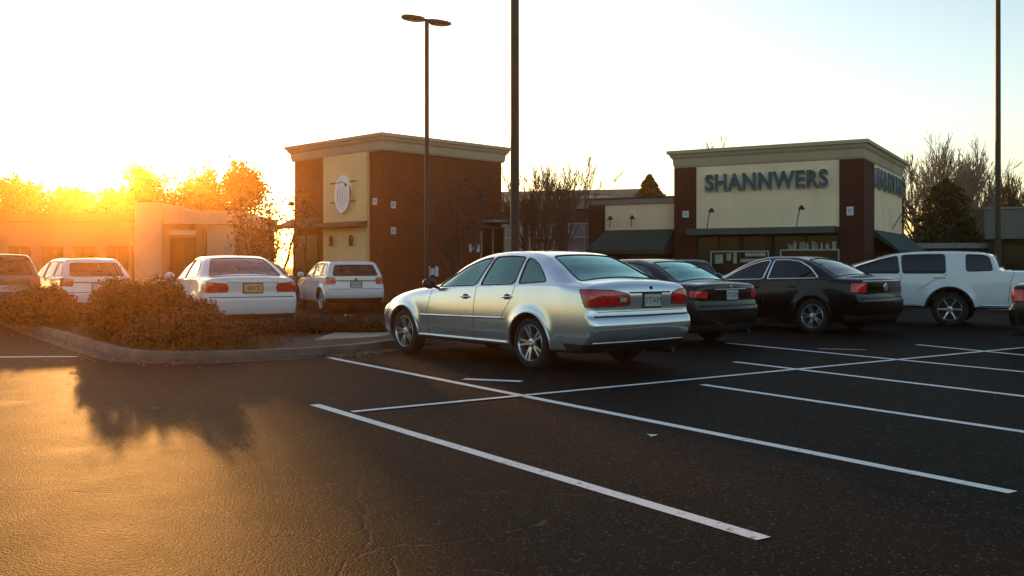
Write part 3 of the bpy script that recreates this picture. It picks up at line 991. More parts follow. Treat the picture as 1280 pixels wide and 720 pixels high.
# ================================================================ ground, paint, kerb
def asphalt():
    t = NT('asphalt')
    c = t.coord()
    big = t.noise(c, .35, 5, .6)
    mid = t.noise(c, 2.2, 4, .6)
    grain = t.noise(c, 110, 3, .7)
    vo = t.n('TexVoronoi'); vo.inputs['Scale'].default_value = 105; t.l(c, vo.inputs['Vector'])
    base = t.ramp(big, [(.3, (.0042, .0040, .0038)), (.7, (.0105, .0098, .0088))])
    base = t.mix(t.ramp(mid, [(.35, 0), (.75, .5)]), base, (.012, .011, .0095))
    stone = t.n('TexVoronoi'); stone.inputs['Scale'].default_value = 85; t.l(c, stone.inputs['Vector'])
    sep = t.n('SeparateColor'); t.l(stone.outputs['Color'], sep.inputs[0])
    base = t.mix(t.ramp(sep.outputs[0], [(.55, 0), (.97, .9)]), base, (.022, .020, .017))
    base = t.mix(t.ramp(sep.outputs[1], [(.95, 0), (.98, .8)]), base, (.11, .10, .08))
    base = t.mix(t.ramp(grain, [(.45, 0), (.8, .4)]), base, (.014, .013, .011))
    # pale sand-filled cracks
    w = t.n('TexNoise'); w.inputs['Scale'].default_value = 1.1; w.inputs['Detail'].default_value = 6; t.l(c, w.inputs['Vector'])
    ad = t.n('VectorMath', operation='MULTIPLY_ADD'); t.l(w.outputs['Color'], ad.inputs[0]); ad.inputs[1].default_value = (.9, .9, 0); t.l(c, ad.inputs[2])
    ed = t.n('TexVoronoi', feature='DISTANCE_TO_EDGE'); ed.inputs['Scale'].default_value = .62; t.l(ad.outputs[0], ed.inputs['Vector'])
    thin = t.ramp(ed.outputs['Distance'], [(.0, 1), (.008, 0)])
    mask = t.ramp(t.noise(c, .42, 2, .5), [(.54, 0), (.62, 1)])
    dv = t.n('VectorMath', operation='DISTANCE'); t.l(c, dv.inputs[0]); dv.inputs[1].default_value = (-.15, 4.7, 0)
    mask = t.math('MAXIMUM', mask, t.ramp(t.math('MULTIPLY', dv.outputs['Value'], .4), [(.35, 1), (.75, 0)]))
    br = t.ramp(t.noise(c, 5, 4, .7), [(.50, 0), (.60, 1)])
    crack = t.math('MULTIPLY', t.math('MULTIPLY', thin, mask), br)
    base = t.mix(t.math('MULTIPLY', crack, .8), base, (.10, .088, .07))
    # oil drips
    oil = t.ramp(t.noise(c, .9, 3, .5, .5), [(.62, 0), (.72, .75)])
    base = t.mix(oil, base, (.008, .008, .008))
    rough = t.ramp(mid, [(.3, .62), (.7, .66)])
    rough = t.mix(oil, rough, .56)
    h = t.math('ADD', t.math('MULTIPLY', stone.outputs[0], -.8), t.math('MULTIPLY', grain, .6))
    h = t.math('ADD', h, t.math('MULTIPLY', sep.outputs[2], .7))
    h = t.math('ADD', h, t.math('MULTIPLY', mid, .25))
    h = t.math('SUBTRACT', h, t.math('MULTIPLY', thin, t.math('MULTIPLY', mask, .8)))
    nrm = t.bump(h, .9, .007)
    t.bsdf(base, rough, 0, nrm, .017)
    return t.m
ASPH = asphalt()
g = MB()
xs = [-300, -60, -20, 20, 60, 300]; ys = [-60, -10, 20, 60, 120, 420]
V = [(x, y, 0) for y in ys for x in xs]
Fc = [(j * 6 + i, j * 6 + i + 1, j * 6 + i + 7, j * 6 + i + 6) for j in range(5) for i in range(5)]
gr = g.add(V, Fc).build('ground', ASPH); tag(gr, 'dark worn asphalt of the parking lot', 'ground', kind='structure')

# ---- painted stall lines
t = NT('road_paint'); c = t.coord()
wear = t.noise(c, 14, 6, .75); wear2 = t.noise(c, 3, 3)
m_ = t.ramp(t.math('ADD', wear, t.math('MULTIPLY', wear2, .35)), [(.47, 0), (.62, 1)])
t.bsdf(t.mix(m_, (.16, .155, .145), (.80, .79, .76)), .7, 0, t.bump(t.noise(c, 90, 3), .4, .006), .3)
PAINT = t.m
def stripe(p, q, w=.10, z=.004, name='painted_line'):
    p, q = Vector(p[:2]), Vector(q[:2])
    d = (q - p).normalized(); n = Vector((-d.y, d.x)) * w / 2
    L = (q - p).length; k = max(2, int(L / .25))
    V = []
    for i in range(k + 1):
        a = p + d * (L * i / k)
        e1, e2 = random.uniform(-.004, .004), random.uniform(-.004, .004)
        V += [(a.x + n.x * (1 + e1 / w), a.y + n.y * (1 + e1 / w), z), (a.x - n.x * (1 + e2 / w), a.y - n.y * (1 + e2 / w), z)]
    Fc = [(2 * i + 1, 2 * i + 3, 2 * i + 2, 2 * i) for i in range(k)]
    o = MB().add(V, Fc).build(name, PAINT)
    return tag(o, kind='structure')
stall = [((393, 506), (955, 674)), ((400, 445), (1266, 616)), ((878, 481), (1300, 543)), ((918, 452.5), (1300, 498)), ((908, 429), (1300, 467)), ((1146, 431), (1330, 449))]
for i, (a, b) in enumerate(stall):
    stripe(on_ground(*a), on_ground(*b), .105)
stripe(on_ground(440, 515.5), on_ground(1320, 431), .085, z=.008)
stripe(on_ground(-70, 447), on_ground(97, 446), .13)
# a short stub and a scrap of the old stall mark
stripe(on_ground(580, 474), on_ground(652, 477), .13)
stripe(on_ground(1022, 436), on_ground(1082, 437.5), .05)

# ---- planting island with its kerb
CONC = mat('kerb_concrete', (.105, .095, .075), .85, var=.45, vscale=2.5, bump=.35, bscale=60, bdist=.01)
kl = [Vector((-19.5, 33.0, 0))] + [on_ground(*p) for p in ((-2, 399), (60, 420), (130, 441.5), (160, 448.5), (190, 451.5), (250, 452), (330, 449), (400, 445), (452, 440.5), (486, 436))]
def smooth_line(P, n=6):
    P = [Vector((p.x, p.y)) for p in P]
    out = []
    for i in range(len(P) - 1):
        p0, p1, p2, p3 = P[max(i - 1, 0)], P[i], P[i + 1], P[min(i + 2, len(P) - 1)]
        for k in range(n):
            t = k / n
            out.append(.5 * ((2 * p1) + (p2 - p0) * t + (2 * p0 - 5 * p1 + 4 * p2 - p3) * t * t + (3 * p1 - p0 - 3 * p2 + p3) * t ** 3))
    out.append(P[-1])
    return out
K = smooth_line(kl)
# continue round the right end, hidden behind the silver sedan, and back along the far side
K += [Vector(p) for p in ((-1.35, 16.6), (-1.2, 17.3), (-1.6, 17.9), (-3.2, 18.3), (-6.0, 18.9), (-8.4, 21.5), (-12.6, 27.2), (-17.6, 34.2))]
def offset_loop(P, d):
    out = []
    n = len(P)
    for i in range(n):
        a, b = P[i - 1], P[(i + 1) % n]
        tt = (b - a).normalized()
        out.append(P[i] + Vector((-tt.y, tt.x)) * d)
    return out
inn = offset_loop(K, .15)
cen = sum(K, Vector((0, 0))) / len(K)
kb = MB()
rings = [(0, 0.0), (.012, .10), (.04, .128), (.13, .132), (.15, .118), (.155, .02)]
n = len(K)
V = []
for d, z in rings:
    for p in offset_loop(K, d): V.append((p.x, p.y, z))
Fc = []
for r in range(len(rings) - 1):
    for i in range(n):
        j = (i + 1) % n
        Fc.append((r * n + i, r * n + j, (r + 1) * n + j, (r + 1) * n + i))
ko = kb.add(V, Fc).build('kerb', CONC, auto=R(40)); tag(ko, kind='structure')
# gutter pan: a paler strip of concrete against the kerb
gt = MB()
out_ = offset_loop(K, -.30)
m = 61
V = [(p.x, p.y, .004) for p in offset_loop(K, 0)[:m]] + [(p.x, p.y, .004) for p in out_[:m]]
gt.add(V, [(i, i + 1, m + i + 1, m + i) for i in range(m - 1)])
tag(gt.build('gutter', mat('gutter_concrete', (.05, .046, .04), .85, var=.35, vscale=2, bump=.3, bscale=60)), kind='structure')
soil = mat('bark_mulch', (.055, .036, .02), .95, var=.5, vscale=14, bump=.8, bscale=35, bdist=.04)
bm = bmesh.new()
vs = [bm.verts.new((p.x, p.y, .10)) for p in offset_loop(K, .15)]
bm.faces.new(vs); bmesh.ops.triangulate(bm, faces=bm.faces[:])
me = bpy.data.meshes.new('planting_bed'); bm.to_mesh(me); bm.free()
tag(obj('planting_bed', me, soil), kind='structure')
# pale paving at the right end of the island
pv = [on_ground(*p) for p in ((392, 434), (470, 430), (500, 424), (500, 414), (440, 415))]
pv = [(p.x, p.y) for p in pv]
pvm = mat('tan_paving', (.30, .25, .17), .8, var=.2, vscale=3, bump=.3, bscale=50)
tag(MB().prism(pv, 'z', .09, .125).build('paving', pvm), kind='structure')

# dry leaves blown against the kerb
nlf = 700
ki = rng.integers(2, 58, nlf); kq = np.array([[p.x, p.y] for p in K]); kp = kq[ki] + (kq[ki + 1] - kq[ki]) * rng.uniform(0, 1, (nlf, 1))
nrmk = np.stack([(kq[ki + 1] - kq[ki])[:, 1], -(kq[ki + 1] - kq[ki])[:, 0]], 1); nrmk /= np.linalg.norm(nrmk, axis=1, keepdims=True)
kp = kp + nrmk * rng.exponential(.16, (nlf, 1)) + nrmk * .02
LITTER = np.stack([kp[:, 0], kp[:, 1], np.full(nlf, .016)], 1)
# ================================================================ plants
def leaf_mat(name, lo=None, hi=None, rough=.5, trans=.35):
    if name in MATS: return MATS[name]
    t = NT(name)
    oi = t.n('ObjectInfo'); c = t.coord()
    nz = t.noise(c, 1.7, 3); n2 = t.noise(c, 30, 1)
    f = t.math('ADD', t.math('MULTIPLY', nz, .55), t.math('MULTIPLY', n2, .45))
    colr = t.ramp(f, [(.35, lo), (.65, hi)])
    p = t.bsdf(colr, rough, 0, None, .3)
    tl = t.n('BsdfTranslucent'); t.l(colr, tl.inputs[0])
    mx = t.n('MixShader'); mx.inputs[0].default_value = trans
    t.l(p.outputs[0], mx.inputs[1]); t.l(tl.outputs[0], mx.inputs[2]); t.l(mx.outputs[0], t.out.inputs[0])
    MATS[name] = t.m
    return t.m

def leaf_quads(C, size, out=None, spread=.9):
    """quads at the points C, turned at random (towards 'out' if given)"""
    n = len(C)
    nr = rng.normal(size=(n, 3))
    if out is not None: nr = nr * spread + out
    nr /= np.linalg.norm(nr, axis=1, keepdims=True) + 1e-9
    a = np.cross(nr, rng.normal(size=(n, 3))); a /= np.linalg.norm(a, axis=1, keepdims=True) + 1e-9
    b = np.cross(nr, a)
    s = size * rng.uniform(.6, 1.35, (n, 1)); w = s * rng.uniform(.45, .7, (n, 1))
    V = np.stack([C - a * s, C + b * w, C + a * s, C - b * w], 1)
    V[:, 2] += nr * s * .25; V[:, 0] += nr * s * .25
    return V.reshape(-1, 3), np.arange(4 * n).reshape(n, 4)

def shrub_points(lobes, n, shell=.26):
    """points in the outer shell of a set of ellipsoid lobes (cx, cy, cz, rx, ry, rz), uneven"""
    L = np.array(lobes)
    w = (L[:, 3] * L[:, 5]); w = w / w.sum()
    k = rng.choice(len(L), n, p=w)
    d = rng.normal(size=(n, 3)); d /= np.linalg.norm(d, axis=1, keepdims=True)
    bump = 1 + .10 * np.sin(d[:, 0] * 9 + k * 2.1) * np.cos(d[:, 1] * 7 + k) + .08 * np.sin(d[:, 2] * 11 + k * 1.7)
    r = (1 - np.abs(rng.normal(size=n)) * shell) * bump + rng.exponential(.055, n)
    P = L[k, :3] + d * L[k, 3:6] * r[:, None]
    return P, d

def shrub(name, lobes, n, size, m, stem_m, label, cat, group=None, zmin=.1):
    cx = float(np.mean([l[0] for l in lobes])); cy = float(np.mean([l[1] for l in lobes]))
    root = empty(name, (cx, cy, .1), 0, label, cat, group)
    P, d = shrub_points(lobes, n)
    ok = P[:, 2] > zmin
    P, d = P[ok], d[ok]
    V, Fc = leaf_quads(P - np.array([cx, cy, .1]), size, d, .9)
    obj('foliage', np_mesh('foliage', V, Fc), m, root)
    return root

BARK = mat('bark', (.075, .055, .04), .9, var=.35, vscale=9, bump=.6, bscale=25, bdist=.02)
BARK_PALE = mat('bark_pale', (.17, .15, .12), .9, var=.3, vscale=9, bump=.5, bscale=25, bdist=.02)
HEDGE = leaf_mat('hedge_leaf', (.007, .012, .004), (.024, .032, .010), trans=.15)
GRASSM = leaf_mat('grass_leaf', (.03, .04, .012), (.10, .10, .035), trans=.4)

def tree_skeleton(h, stems, spread, levels, r0, seed, up=.35, kids=(3, 5), ratio=.62, lean=.25, first=.25, wob=.12):
    """list of (p0, p1, r0, r1, level) segments"""
    rd = random.Random(seed)
    segs, tips = [], []
    def grow(p, d, L, r, lev):
        k = 4 if lev < 2 else 3
        q = p.copy(); dd = d.copy()
        nodes = [(q.copy(), r)]
        for i in range(k):
            dd = (dd + Vector((rd.uniform(-wob, wob), rd.uniform(-wob, wob), rd.uniform(-wob, wob) + up * .12))).normalized()
            q2 = q + dd * (L / k)
            r2 = r * (1 - (i + 1) / k * (.45 if lev < levels else .8))
            segs.append((q.copy(), q2.copy(), nodes[-1][1], r2, lev))
            nodes.append((q2.copy(), r2)); q = q2
        if lev >= levels:
            tips.append((q.copy(), dd.copy())); return
        for i in range(rd.randint(*kids)):
            t = rd.uniform(first if lev == 0 else .2, 1.0)
            j = min(k - 1, int(t * k)); f = t * k - j
            b = nodes[j][0].lerp(nodes[j + 1][0], f)
            rr = nodes[j][1] * .62
            axis = dd.orthogonal().normalized(); axis.rotate(Matrix.Rotation(rd.uniform(0, 6.283), 3, dd))
            ang = rd.uniform(.35, .85) * spread
            nd = dd.copy(); nd.rotate(Matrix.Rotation(ang, 3, axis)); nd.z += up * .5; nd.normalize()
            grow(b, nd, L * ratio * rd.uniform(.75, 1.15), rr, lev + 1)
        grow(q, dd, L * ratio * .9, nodes[-1][1], lev + 1)
    for s in range(stems):
        a = 6.283 * s / stems + rd.uniform(-.4, .4)
        tl = lean * rd.uniform(.4, 1.2) if stems > 1 else lean * .15
        d = Vector((math.cos(a) * tl, math.sin(a) * tl, 1)).normalized()
        b = Vector((math.cos(a), math.sin(a), 0)) * (.12 if stems > 1 else 0)
        grow(b, d, h * .42 * rd.uniform(.85, 1.1), r0 * rd.uniform(.7, 1) , 0)
    top = max(s[1].z for s in segs)
    f = h / top
    segs = [(a * f, b * f, r1, r2, l) for a, b, r1, r2, l in segs]
    tips = [(a * f, d) for a, d in tips]
    return segs, tips

def seg_mesh(name, segs, sides=5, rmin=0.0):
    n = len(segs)
    A = np.array([s[0][:] for s in segs]); B_ = np.array([s[1][:] for s in segs])
    ra = np.maximum(np.array([s[2] for s in segs]), rmin); rb = np.maximum(np.array([s[3] for s in segs]), rmin)
    d = B_ - A; d /= np.linalg.norm(d, axis=1, keepdims=True) + 1e-9
    ref = np.where(np.abs(d[:, 2:3]) < .9, np.array([[0, 0, 1.]]), np.array([[1., 0, 0]]))
    u = np.cross(d, ref); u /= np.linalg.norm(u, axis=1, keepdims=True) + 1e-9
    w = np.cross(d, u)
    an = np.arange(sides) * 2 * np.pi / sides
    ring = u[:, None] * np.cos(an)[None, :, None] + w[:, None] * np.sin(an)[None, :, None]
    V = np.concatenate([A[:, None] + ring * ra[:, None, None], B_[:, None] + ring * rb[:, None, None]], 1).reshape(-1, 3)
    base = (np.arange(n) * 2 * sides)[:, None]
    i = np.arange(sides); j = (i + 1) % sides
    q = np.stack([base + i, base + j, base + sides + j, base + sides + i], -1).reshape(-1, 4)
    return np_mesh(name, V, q, smooth=True)

def tree(name, loc, h, label, cat='tree', group=None, bark=BARK, leaf=None, nleaf=0, lsize=.1, clump=.35, seed=1, **kw):
    root = empty(name, loc, 0, label, cat, group)
    segs, tips = tree_skeleton(h, seed=seed, **kw)
    cut = 9 if (leaf is not None and nleaf) else 1
    tr = [s for s in segs if s[4] < cut]; br = [s for s in segs if s[4] >= cut]
    obj('trunk', seg_mesh('trunk', tr, 6), bark, root)
    if br: obj('crown', seg_mesh('crown', br, 4, loc[1] * .00019), bark, root)
    if leaf is not None and nleaf:
        T = np.array([t_[0][:] for t_ in tips]); 
        k = rng.integers(0, len(T), nleaf)
        C = T[k] + rng.normal(size=(nleaf, 3)) * clump * np.array([1, 1, .75])
        C = C[C[:, 2] > h * .12]
        V, Fc = leaf_quads(C, lsize)
        obj('crown', np_mesh('crown', V, Fc), leaf, root)
    return root

V, Fc = leaf_quads(LITTER, .028, np.tile(np.array([[0, 0, 1.]]), (nlf, 1)), .22)
tag(obj('leaf_litter', np_mesh('leaf_litter', V, Fc), leaf_mat('dry_leaf', (.10, .055, .02), (.22, .13, .05), trans=.15)), 'dry leaves lying in the gutter along the kerb', 'leaves', kind='stuff')
# hedges and ground cover on the island
def at(px, d):
    return (px - CX) / F_PX * d
lob = []
for px, d, top, rx in ((26, 20.6, .74, .40), (44, 20.2, .86, .42), (62, 19.8, .88, .40), (78, 19.5, .72, .32)):
    lob.append((at(px, d), d, top * .52, rx, .5, top * .5))
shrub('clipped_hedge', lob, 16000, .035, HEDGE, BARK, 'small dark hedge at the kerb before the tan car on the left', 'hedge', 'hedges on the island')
lob = []
rd = random.Random(3)
for px, d, top in ((136, 16.8, .98), (150, 16.3, 1.04), (163, 16.7, 1.08), (178, 16.2, 1.02), (192, 16.5, 1.10), (206, 16.0, 1.04), (220, 16.3, 1.00), (234, 15.8, .84), (246, 15.9, .72), (258, 15.6, .56)):
    for _ in range(2):
        a, e = rd.uniform(-.10, .10), rd.uniform(.86, 1.05)
        lob.append((at(px, d) + a, d + rd.uniform(-.2, .2), top * e * .5, .27, .42, top * e * .52))
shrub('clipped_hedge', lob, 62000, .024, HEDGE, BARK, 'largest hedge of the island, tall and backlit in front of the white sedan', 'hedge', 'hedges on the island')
lob = []
for px, d, top in ((196, 14.9, .52), (224, 14.7, .62), (252, 14.7, .60), (278, 14.8, .46)):
    lob.append((at(px, d), d, top * .48, .40, .42, top * .55))
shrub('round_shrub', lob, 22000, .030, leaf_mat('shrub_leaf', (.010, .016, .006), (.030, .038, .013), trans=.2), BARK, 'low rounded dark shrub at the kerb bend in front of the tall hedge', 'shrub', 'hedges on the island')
lob = []
for px, d, top in ((312, 17.0, .26), (334, 17.3, .30), (356, 17.5, .28), (384, 17.7, .33), (412, 17.8, .28), (440, 17.85, .32), (464, 17.8, .26)):
    lob.append((at(px, d), d, .12 + top * .4, .36, .3, top * .5))
shrub('low_hedge', lob, 17000, .030, leaf_mat('shrub_leaf', None, None), BARK, 'low trimmed green hedge between the white sedan and the silver sedan', 'hedge', 'hedges on the island')
# grass and ground cover, uncountable
K2 = offset_loop(K, .22)
inside = poly_sdf([(p.x, p.y) for p in K2])
pts = np.stack([rng.uniform(-16, -1.6, 60000), rng.uniform(13.4, 30, 60000)], 1)
dd = inside(pts[:, 0], pts[:, 1])
pts = pts[dd < 0]
nz = np.sin(pts[:, 0] * 2.3) * np.cos(pts[:, 1] * 1.9) + np.sin(pts[:, 0] * 5.1 + pts[:, 1] * 4.2) * .6
pts = pts[(nz + rng.normal(size=len(pts)) * .5 > -.25) & ((pts[:, 0] < -3.55) | (pts[:, 1] > 17.6))]
nb = len(pts)
hgt = rng.uniform(.05, .16, nb); ang = rng.uniform(0, 6.283, nb); ln = rng.uniform(-.06, .06, (nb, 2))
w = np.stack([np.cos(ang), np.sin(ang)], 1) * .008
z0 = np.full((nb, 1), .095)
V = np.stack([np.hstack([pts - w, z0]), np.hstack([pts + w, z0]), np.hstack([pts + ln, z0 + hgt[:, None]])], 1).reshape(-1, 3)
go = obj('grass', np_mesh('grass', V, np.arange(3 * nb).reshape(nb, 3)), GRASSM); tag(go, 'rough grass and weeds growing over the planting island', 'grass', kind='stuff')
# white flowers near the kerb
petal = mat('white_petal', (.75, .74, .68), .6)
for (px, py, nfl, lb) in ((352, 421, 16, 'small clump of white flowers near the kerb of the island'), (300, 421, 9, 'sparse white blossoms beside the low rounded shrub')):
    p = on_ground(px, py + 3)
    root = empty('flowering_plant', (p.x, p.y, .1), 0, lb, 'flowers', 'flowers on the island')
    C = np.stack([rng.normal(size=nfl) * .12, rng.normal(size=nfl) * .12, rng.uniform(.12, .26, nfl)], 1)
    s = MB(); f = MB()
    for q in C:
        s.tube([(q[0] * .4, q[1] * .4, 0), (q[0], q[1], q[2])], [.004, .003], 4)
        for k in range(5):
            a = 2 * math.pi * k / 5 + q[0] * 30
            ca, sa = math.cos(a), math.sin(a)
            f.add([(q[0], q[1], q[2]), (q[0] + .022 * ca - .010 * sa, q[1] + .022 * sa + .010 * ca, q[2] + .010), (q[0] + .034 * ca, q[1] + .034 * sa, q[2] + .012), (q[0] + .022 * ca + .010 * sa, q[1] + .022 * sa - .010 * ca, q[2] + .010)], [(0, 1, 2, 3)])
    s.build('foliage', GRASSM, root); f.build('blossom', petal, root)

# ---- trees
LEAF_FAR = leaf_mat('far_leaf', (.018, .020, .008), (.055, .055, .020), trans=.3)
LEAF_OR = leaf_mat('autumn_leaf', (.09, .036, .010), (.20, .09, .025), trans=.4)
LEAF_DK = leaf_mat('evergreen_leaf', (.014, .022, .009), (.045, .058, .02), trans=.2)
far = [(68, 92, 243, 'low dark leafy tree behind the left end of the long low building', 4200), (100, 88, 240, 'low leafy tree left of the brightest part of the sun glow', 4200), (158, 92, 242, 'low leafy tree between the two glowing tall ones', 4200), (284, 90, 236, 'low far leafy tree between the two broad round trees', 4200),
       (8, 74, 226, 'leftmost leafy tree behind the long low building', 5200), (40, 80, 229, 'round leafy tree behind the long low building, second from the left', 6000),
       (132, 82, 243, 'low leafy tree left of the tall one by the beige pillar', 5200), (184, 78, 211, 'tallest glowing leafy tree beside the beige pillar of the low building', 4400), (214, 90, 217, 'pale far leafy tree right of the tallest glowing tree', 4200),
       (236, 84, 216, 'tall leafy tree left of the two broad round trees', 4200), (262, 82, 213, 'broad leafy tree left of the brick building', 4300), (302, 74, 211, 'broad round leafy tree nearest the brick building', 5600)]
for i, (px, d, py, lb, nl) in enumerate(far):
    H = height_at(py, d)
    tree('leafy_tree', (at(px, d), d, 0), H, lb, 'tree', 'leafy trees behind the low building', BARK, LEAF_FAR, nl, .17, .46, 20 + i, stems=1, spread=1.05, levels=3, r0=.16, up=.3, kids=(3, 4), ratio=.62, lean=.2)
for i, (px, d, py, lb) in enumerate(((62, 78, 230, 'thin bare tree between the leafy trees on the left'), (96, 84, 229, 'bare tree standing in the brightest sun haze'))):
    tree('bare_tree', (at(px, d), d, 0), height_at(py, d), lb, 'tree', 'bare trees around the shops', BARK, seed=60 + i, stems=2, spread=.8, levels=4, r0=.10, up=.5, kids=(3, 4), ratio=.6, lean=.2)
tree('autumn_tree', (at(335, 34), 34.0, 0), height_at(236, 34), 'small tree with sparse orange leaves beside the brick building', 'tree', None, BARK, LEAF_OR, 2200, .055, .20, 5, stems=6, spread=.75, levels=3, r0=.05, up=.6, kids=(3, 4), ratio=.58, lean=.24)
tree('bare_tree', (at(578, 33.5), 33.5, 0), height_at(203, 33.5), 'dark bare tree in front of the brick wall behind the thin lamp post', 'tree', 'bare trees around the shops', BARK, LEAF_DK, 900, .05, .2, 8, stems=5, spread=.8, levels=4, r0=.06, up=.5, kids=(3, 4), ratio=.6, lean=.3)
tree('bare_tree', (at(683, 37), 37.0, 0), height_at(186, 37), 'bare many-stemmed tree just right of the thick lamp post', 'tree', 'bare trees around the shops', BARK, seed=11, stems=7, spread=.7, levels=4, r0=.07, up=.5, kids=(3, 4), ratio=.62, lean=.42)
for i, (px, d, py, lb, sd) in enumerate(((1164, 56, 166, 'tall bare tree rising just right of the signed shop', 31), (1205, 58, 170, 'tall bare tree behind the dark evergreen on the right', 33), (1272, 60, 203, 'bare tree beyond the far right lamp post', 34), (1238, 66, 215, 'thin distant bare tree left of the right lamp post', 37))):
    tree('bare_tree', (at(px, d), d, 0), height_at(py, d), lb, 'tree', 'bare trees around the shops', BARK_PALE if i < 2 else BARK, seed=sd, stems=4, spread=.80, levels=4, r0=.15, up=.42, kids=(4, 5), ratio=.60, lean=.34)
tree('bare_tree', (at(918, 62), 62.0, 0), height_at(166, 62), 'bare twiggy treetop showing above the signed shop', 'tree', 'bare trees around the shops', BARK, seed=41, stems=2, spread=.7, levels=4, r0=.1, up=.6, kids=(3, 4), ratio=.6, lean=.2)
def evergreen(px, d, py, wid, label, n, cone=True):
    H = height_at(py, d)
    root = empty('evergreen_tree', (at(px, d), d, 0), 0, label, 'tree', 'evergreens behind the shops')
    MB().tube([(0, 0, 0), (.05, 0, H * .5), (0, 0, H * .96)], [.16, .1, .02], 8).build('trunk', BARK, root)
    z = rng.uniform(.10, 1.0, n) ** .85
    lay = np.floor(z * 11) / 11
    r = wid * ((1.03 - z) if cone else np.sqrt(np.maximum(0, 1 - (2 * z - .95) ** 2))) * (1.0 - .35 * (z * 11 - np.floor(z * 11))) * rng.uniform(.25, 1.15, n) ** .6
    a = rng.uniform(0, 6.283, n); r = r * (1 + .18 * np.sin(a * 5 + lay * 20))
    C = np.stack([r * np.cos(a), r * np.sin(a), z * H - .12 * r], 1)
    V, Fc = leaf_quads(C, .12)
    obj('crown', np_mesh('crown', V, Fc), LEAF_DK, root)
evergreen(812, 66, 219, 4.6, 'dark conifer top rising behind the low green-awning wing', 12000)
evergreen(1182, 50, 224, 1.45, 'dense dark evergreen between the bare trees on the right', 9000, False)
# ================================================================ buildings
def brick(name, lo, hi, mortar):
    t = NT(name)
    c = t.n('TexCoord').outputs['Object']
    sp = t.n('SeparateXYZ'); t.l(c, sp.inputs[0])
    cb = t.n('CombineXYZ'); t.l(t.math('ADD', sp.outputs[0], sp.outputs[1]), cb.inputs[0]); t.l(sp.outputs[2], cb.inputs[1])
    b = t.n('TexBrick'); t.l(cb.outputs[0], b.inputs['Vector'])
    b.inputs['Scale'].default_value = 1; b.inputs['Brick Width'].default_value = .215; b.inputs['Row Height'].default_value = .075
    b.inputs['Mortar Size'].default_value = .006; b.inputs['Mortar Smooth'].default_value = .2; b.inputs['Bias'].default_value = 0
    b.inputs['Color1'].default_value = tuple(lo) + (1,); b.inputs['Color2'].default_value = tuple(hi) + (1,); b.inputs['Mortar'].default_value = tuple(mortar) + (1,)
    st = t.noise(c, .7, 5, .6)
    colr = t.mix(t.ramp(st, [(.35, .0), (.7, .35)]), b.outputs['Color'], tuple(v * .55 for v in lo))
    t.bsdf(colr, .88, 0, t.bump(t.math('MULTIPLY', b.outputs['Fac'], -1), .5, .01), .25)
    return t.m
def stucco(name, col):
    t = NT(name); c = t.coord()
    big = t.noise(c, .6, 4); fine = t.noise(c, 60, 4, .7)
    sp = t.n('Mapping'); sp.inputs['Scale'].default_value = (3, 3, .25); t.l(c, sp.inputs[0])
    streak = t.noise(sp.outputs[0], 1.6, 4, .6)
    colr = t.ramp(big, [(.3, tuple(v * .9 for v in col)), (.7, tuple(min(1, v * 1.08) for v in col))])
    colr = t.mix(t.ramp(streak, [(.5, 0), (.8, .3)]), colr, tuple(v * .7 for v in col))
    t.bsdf(colr, .9, 0, t.bump(fine, .35, .006), .2)
    return t.m
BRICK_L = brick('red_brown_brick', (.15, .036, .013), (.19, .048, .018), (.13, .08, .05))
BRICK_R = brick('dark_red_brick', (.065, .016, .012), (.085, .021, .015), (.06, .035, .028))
BEIGE = stucco('beige_stucco', (.92, .71, .47))
BEIGE_Y = stucco('yellow_stucco', (.90, .62, .30))
CORN = stucco('cornice_stucco', (.46, .39, .27))
CAP = mat('metal_coping', (.20, .21, .19), .5, .3, var=.15)
GREEN = mat('awning_canvas', (.020, .048, .044), .85, var=.2, vscale=5, bump=.2, bscale=80)
METAL = mat('dark_metal', (.03, .03, .028), .5, .6, var=.2)
POLE = mat('bronze_pole', (.035, .028, .02), .55, .4, var=.25, vscale=6)
WHITE = mat('sign_white', (.72, .74, .72), .5, var=.05)
FRAME = mat('window_frame', (.40, .43, .40), .45, .2, var=.1)
t = NT('shop_glass'); c = t.coord()
t.bsdf((.012, .015, .016), t.ramp(t.noise(c, 1.2, 2), [(.3, .04), (.7, .09)]), 0, t.bump(t.noise(c, .8, 2), .04, .05), .25)
SHOPGLASS = t.m
ROOFM = mat('flat_roof', (.12, .115, .11), .9, var=.2)

def cornice(parent, x0, x1, y0, y1, z0, z1, name='cornice', m=CORN, over=.32):
    """moulded band round a rectangular roof; (x0..y1) is the wall line"""
    h = z1 - z0
    prof = [(-.02, 0), (.06, 0), (.10, h * .12), (.13, h * .5), (.20, h * .62), (.24, h * .78), (over, h * .80), (over, h * .97), (over - .03, h), (-.25, h), (-.25, h * .75), (-.02, h * .7)]
    b = MB()
    V = []
    n = len(prof)
    for (sx, sy) in ((-1, -1), (1, -1), (1, 1), (-1, 1)):
        for (o, z) in prof:
            V.append(((x0 if sx < 0 else x1) + sx * o, (y0 if sy < 0 else y1) + sy * o, z0 + z))
    Fc = []
    for k in range(4):
        k2 = (k + 1) % 4
        for i in range(n):
            j = (i + 1) % n
            Fc.append((k * n + i, k2 * n + i, k2 * n + j, k * n + j))
    return b.add(V, Fc).build(name, m, parent)

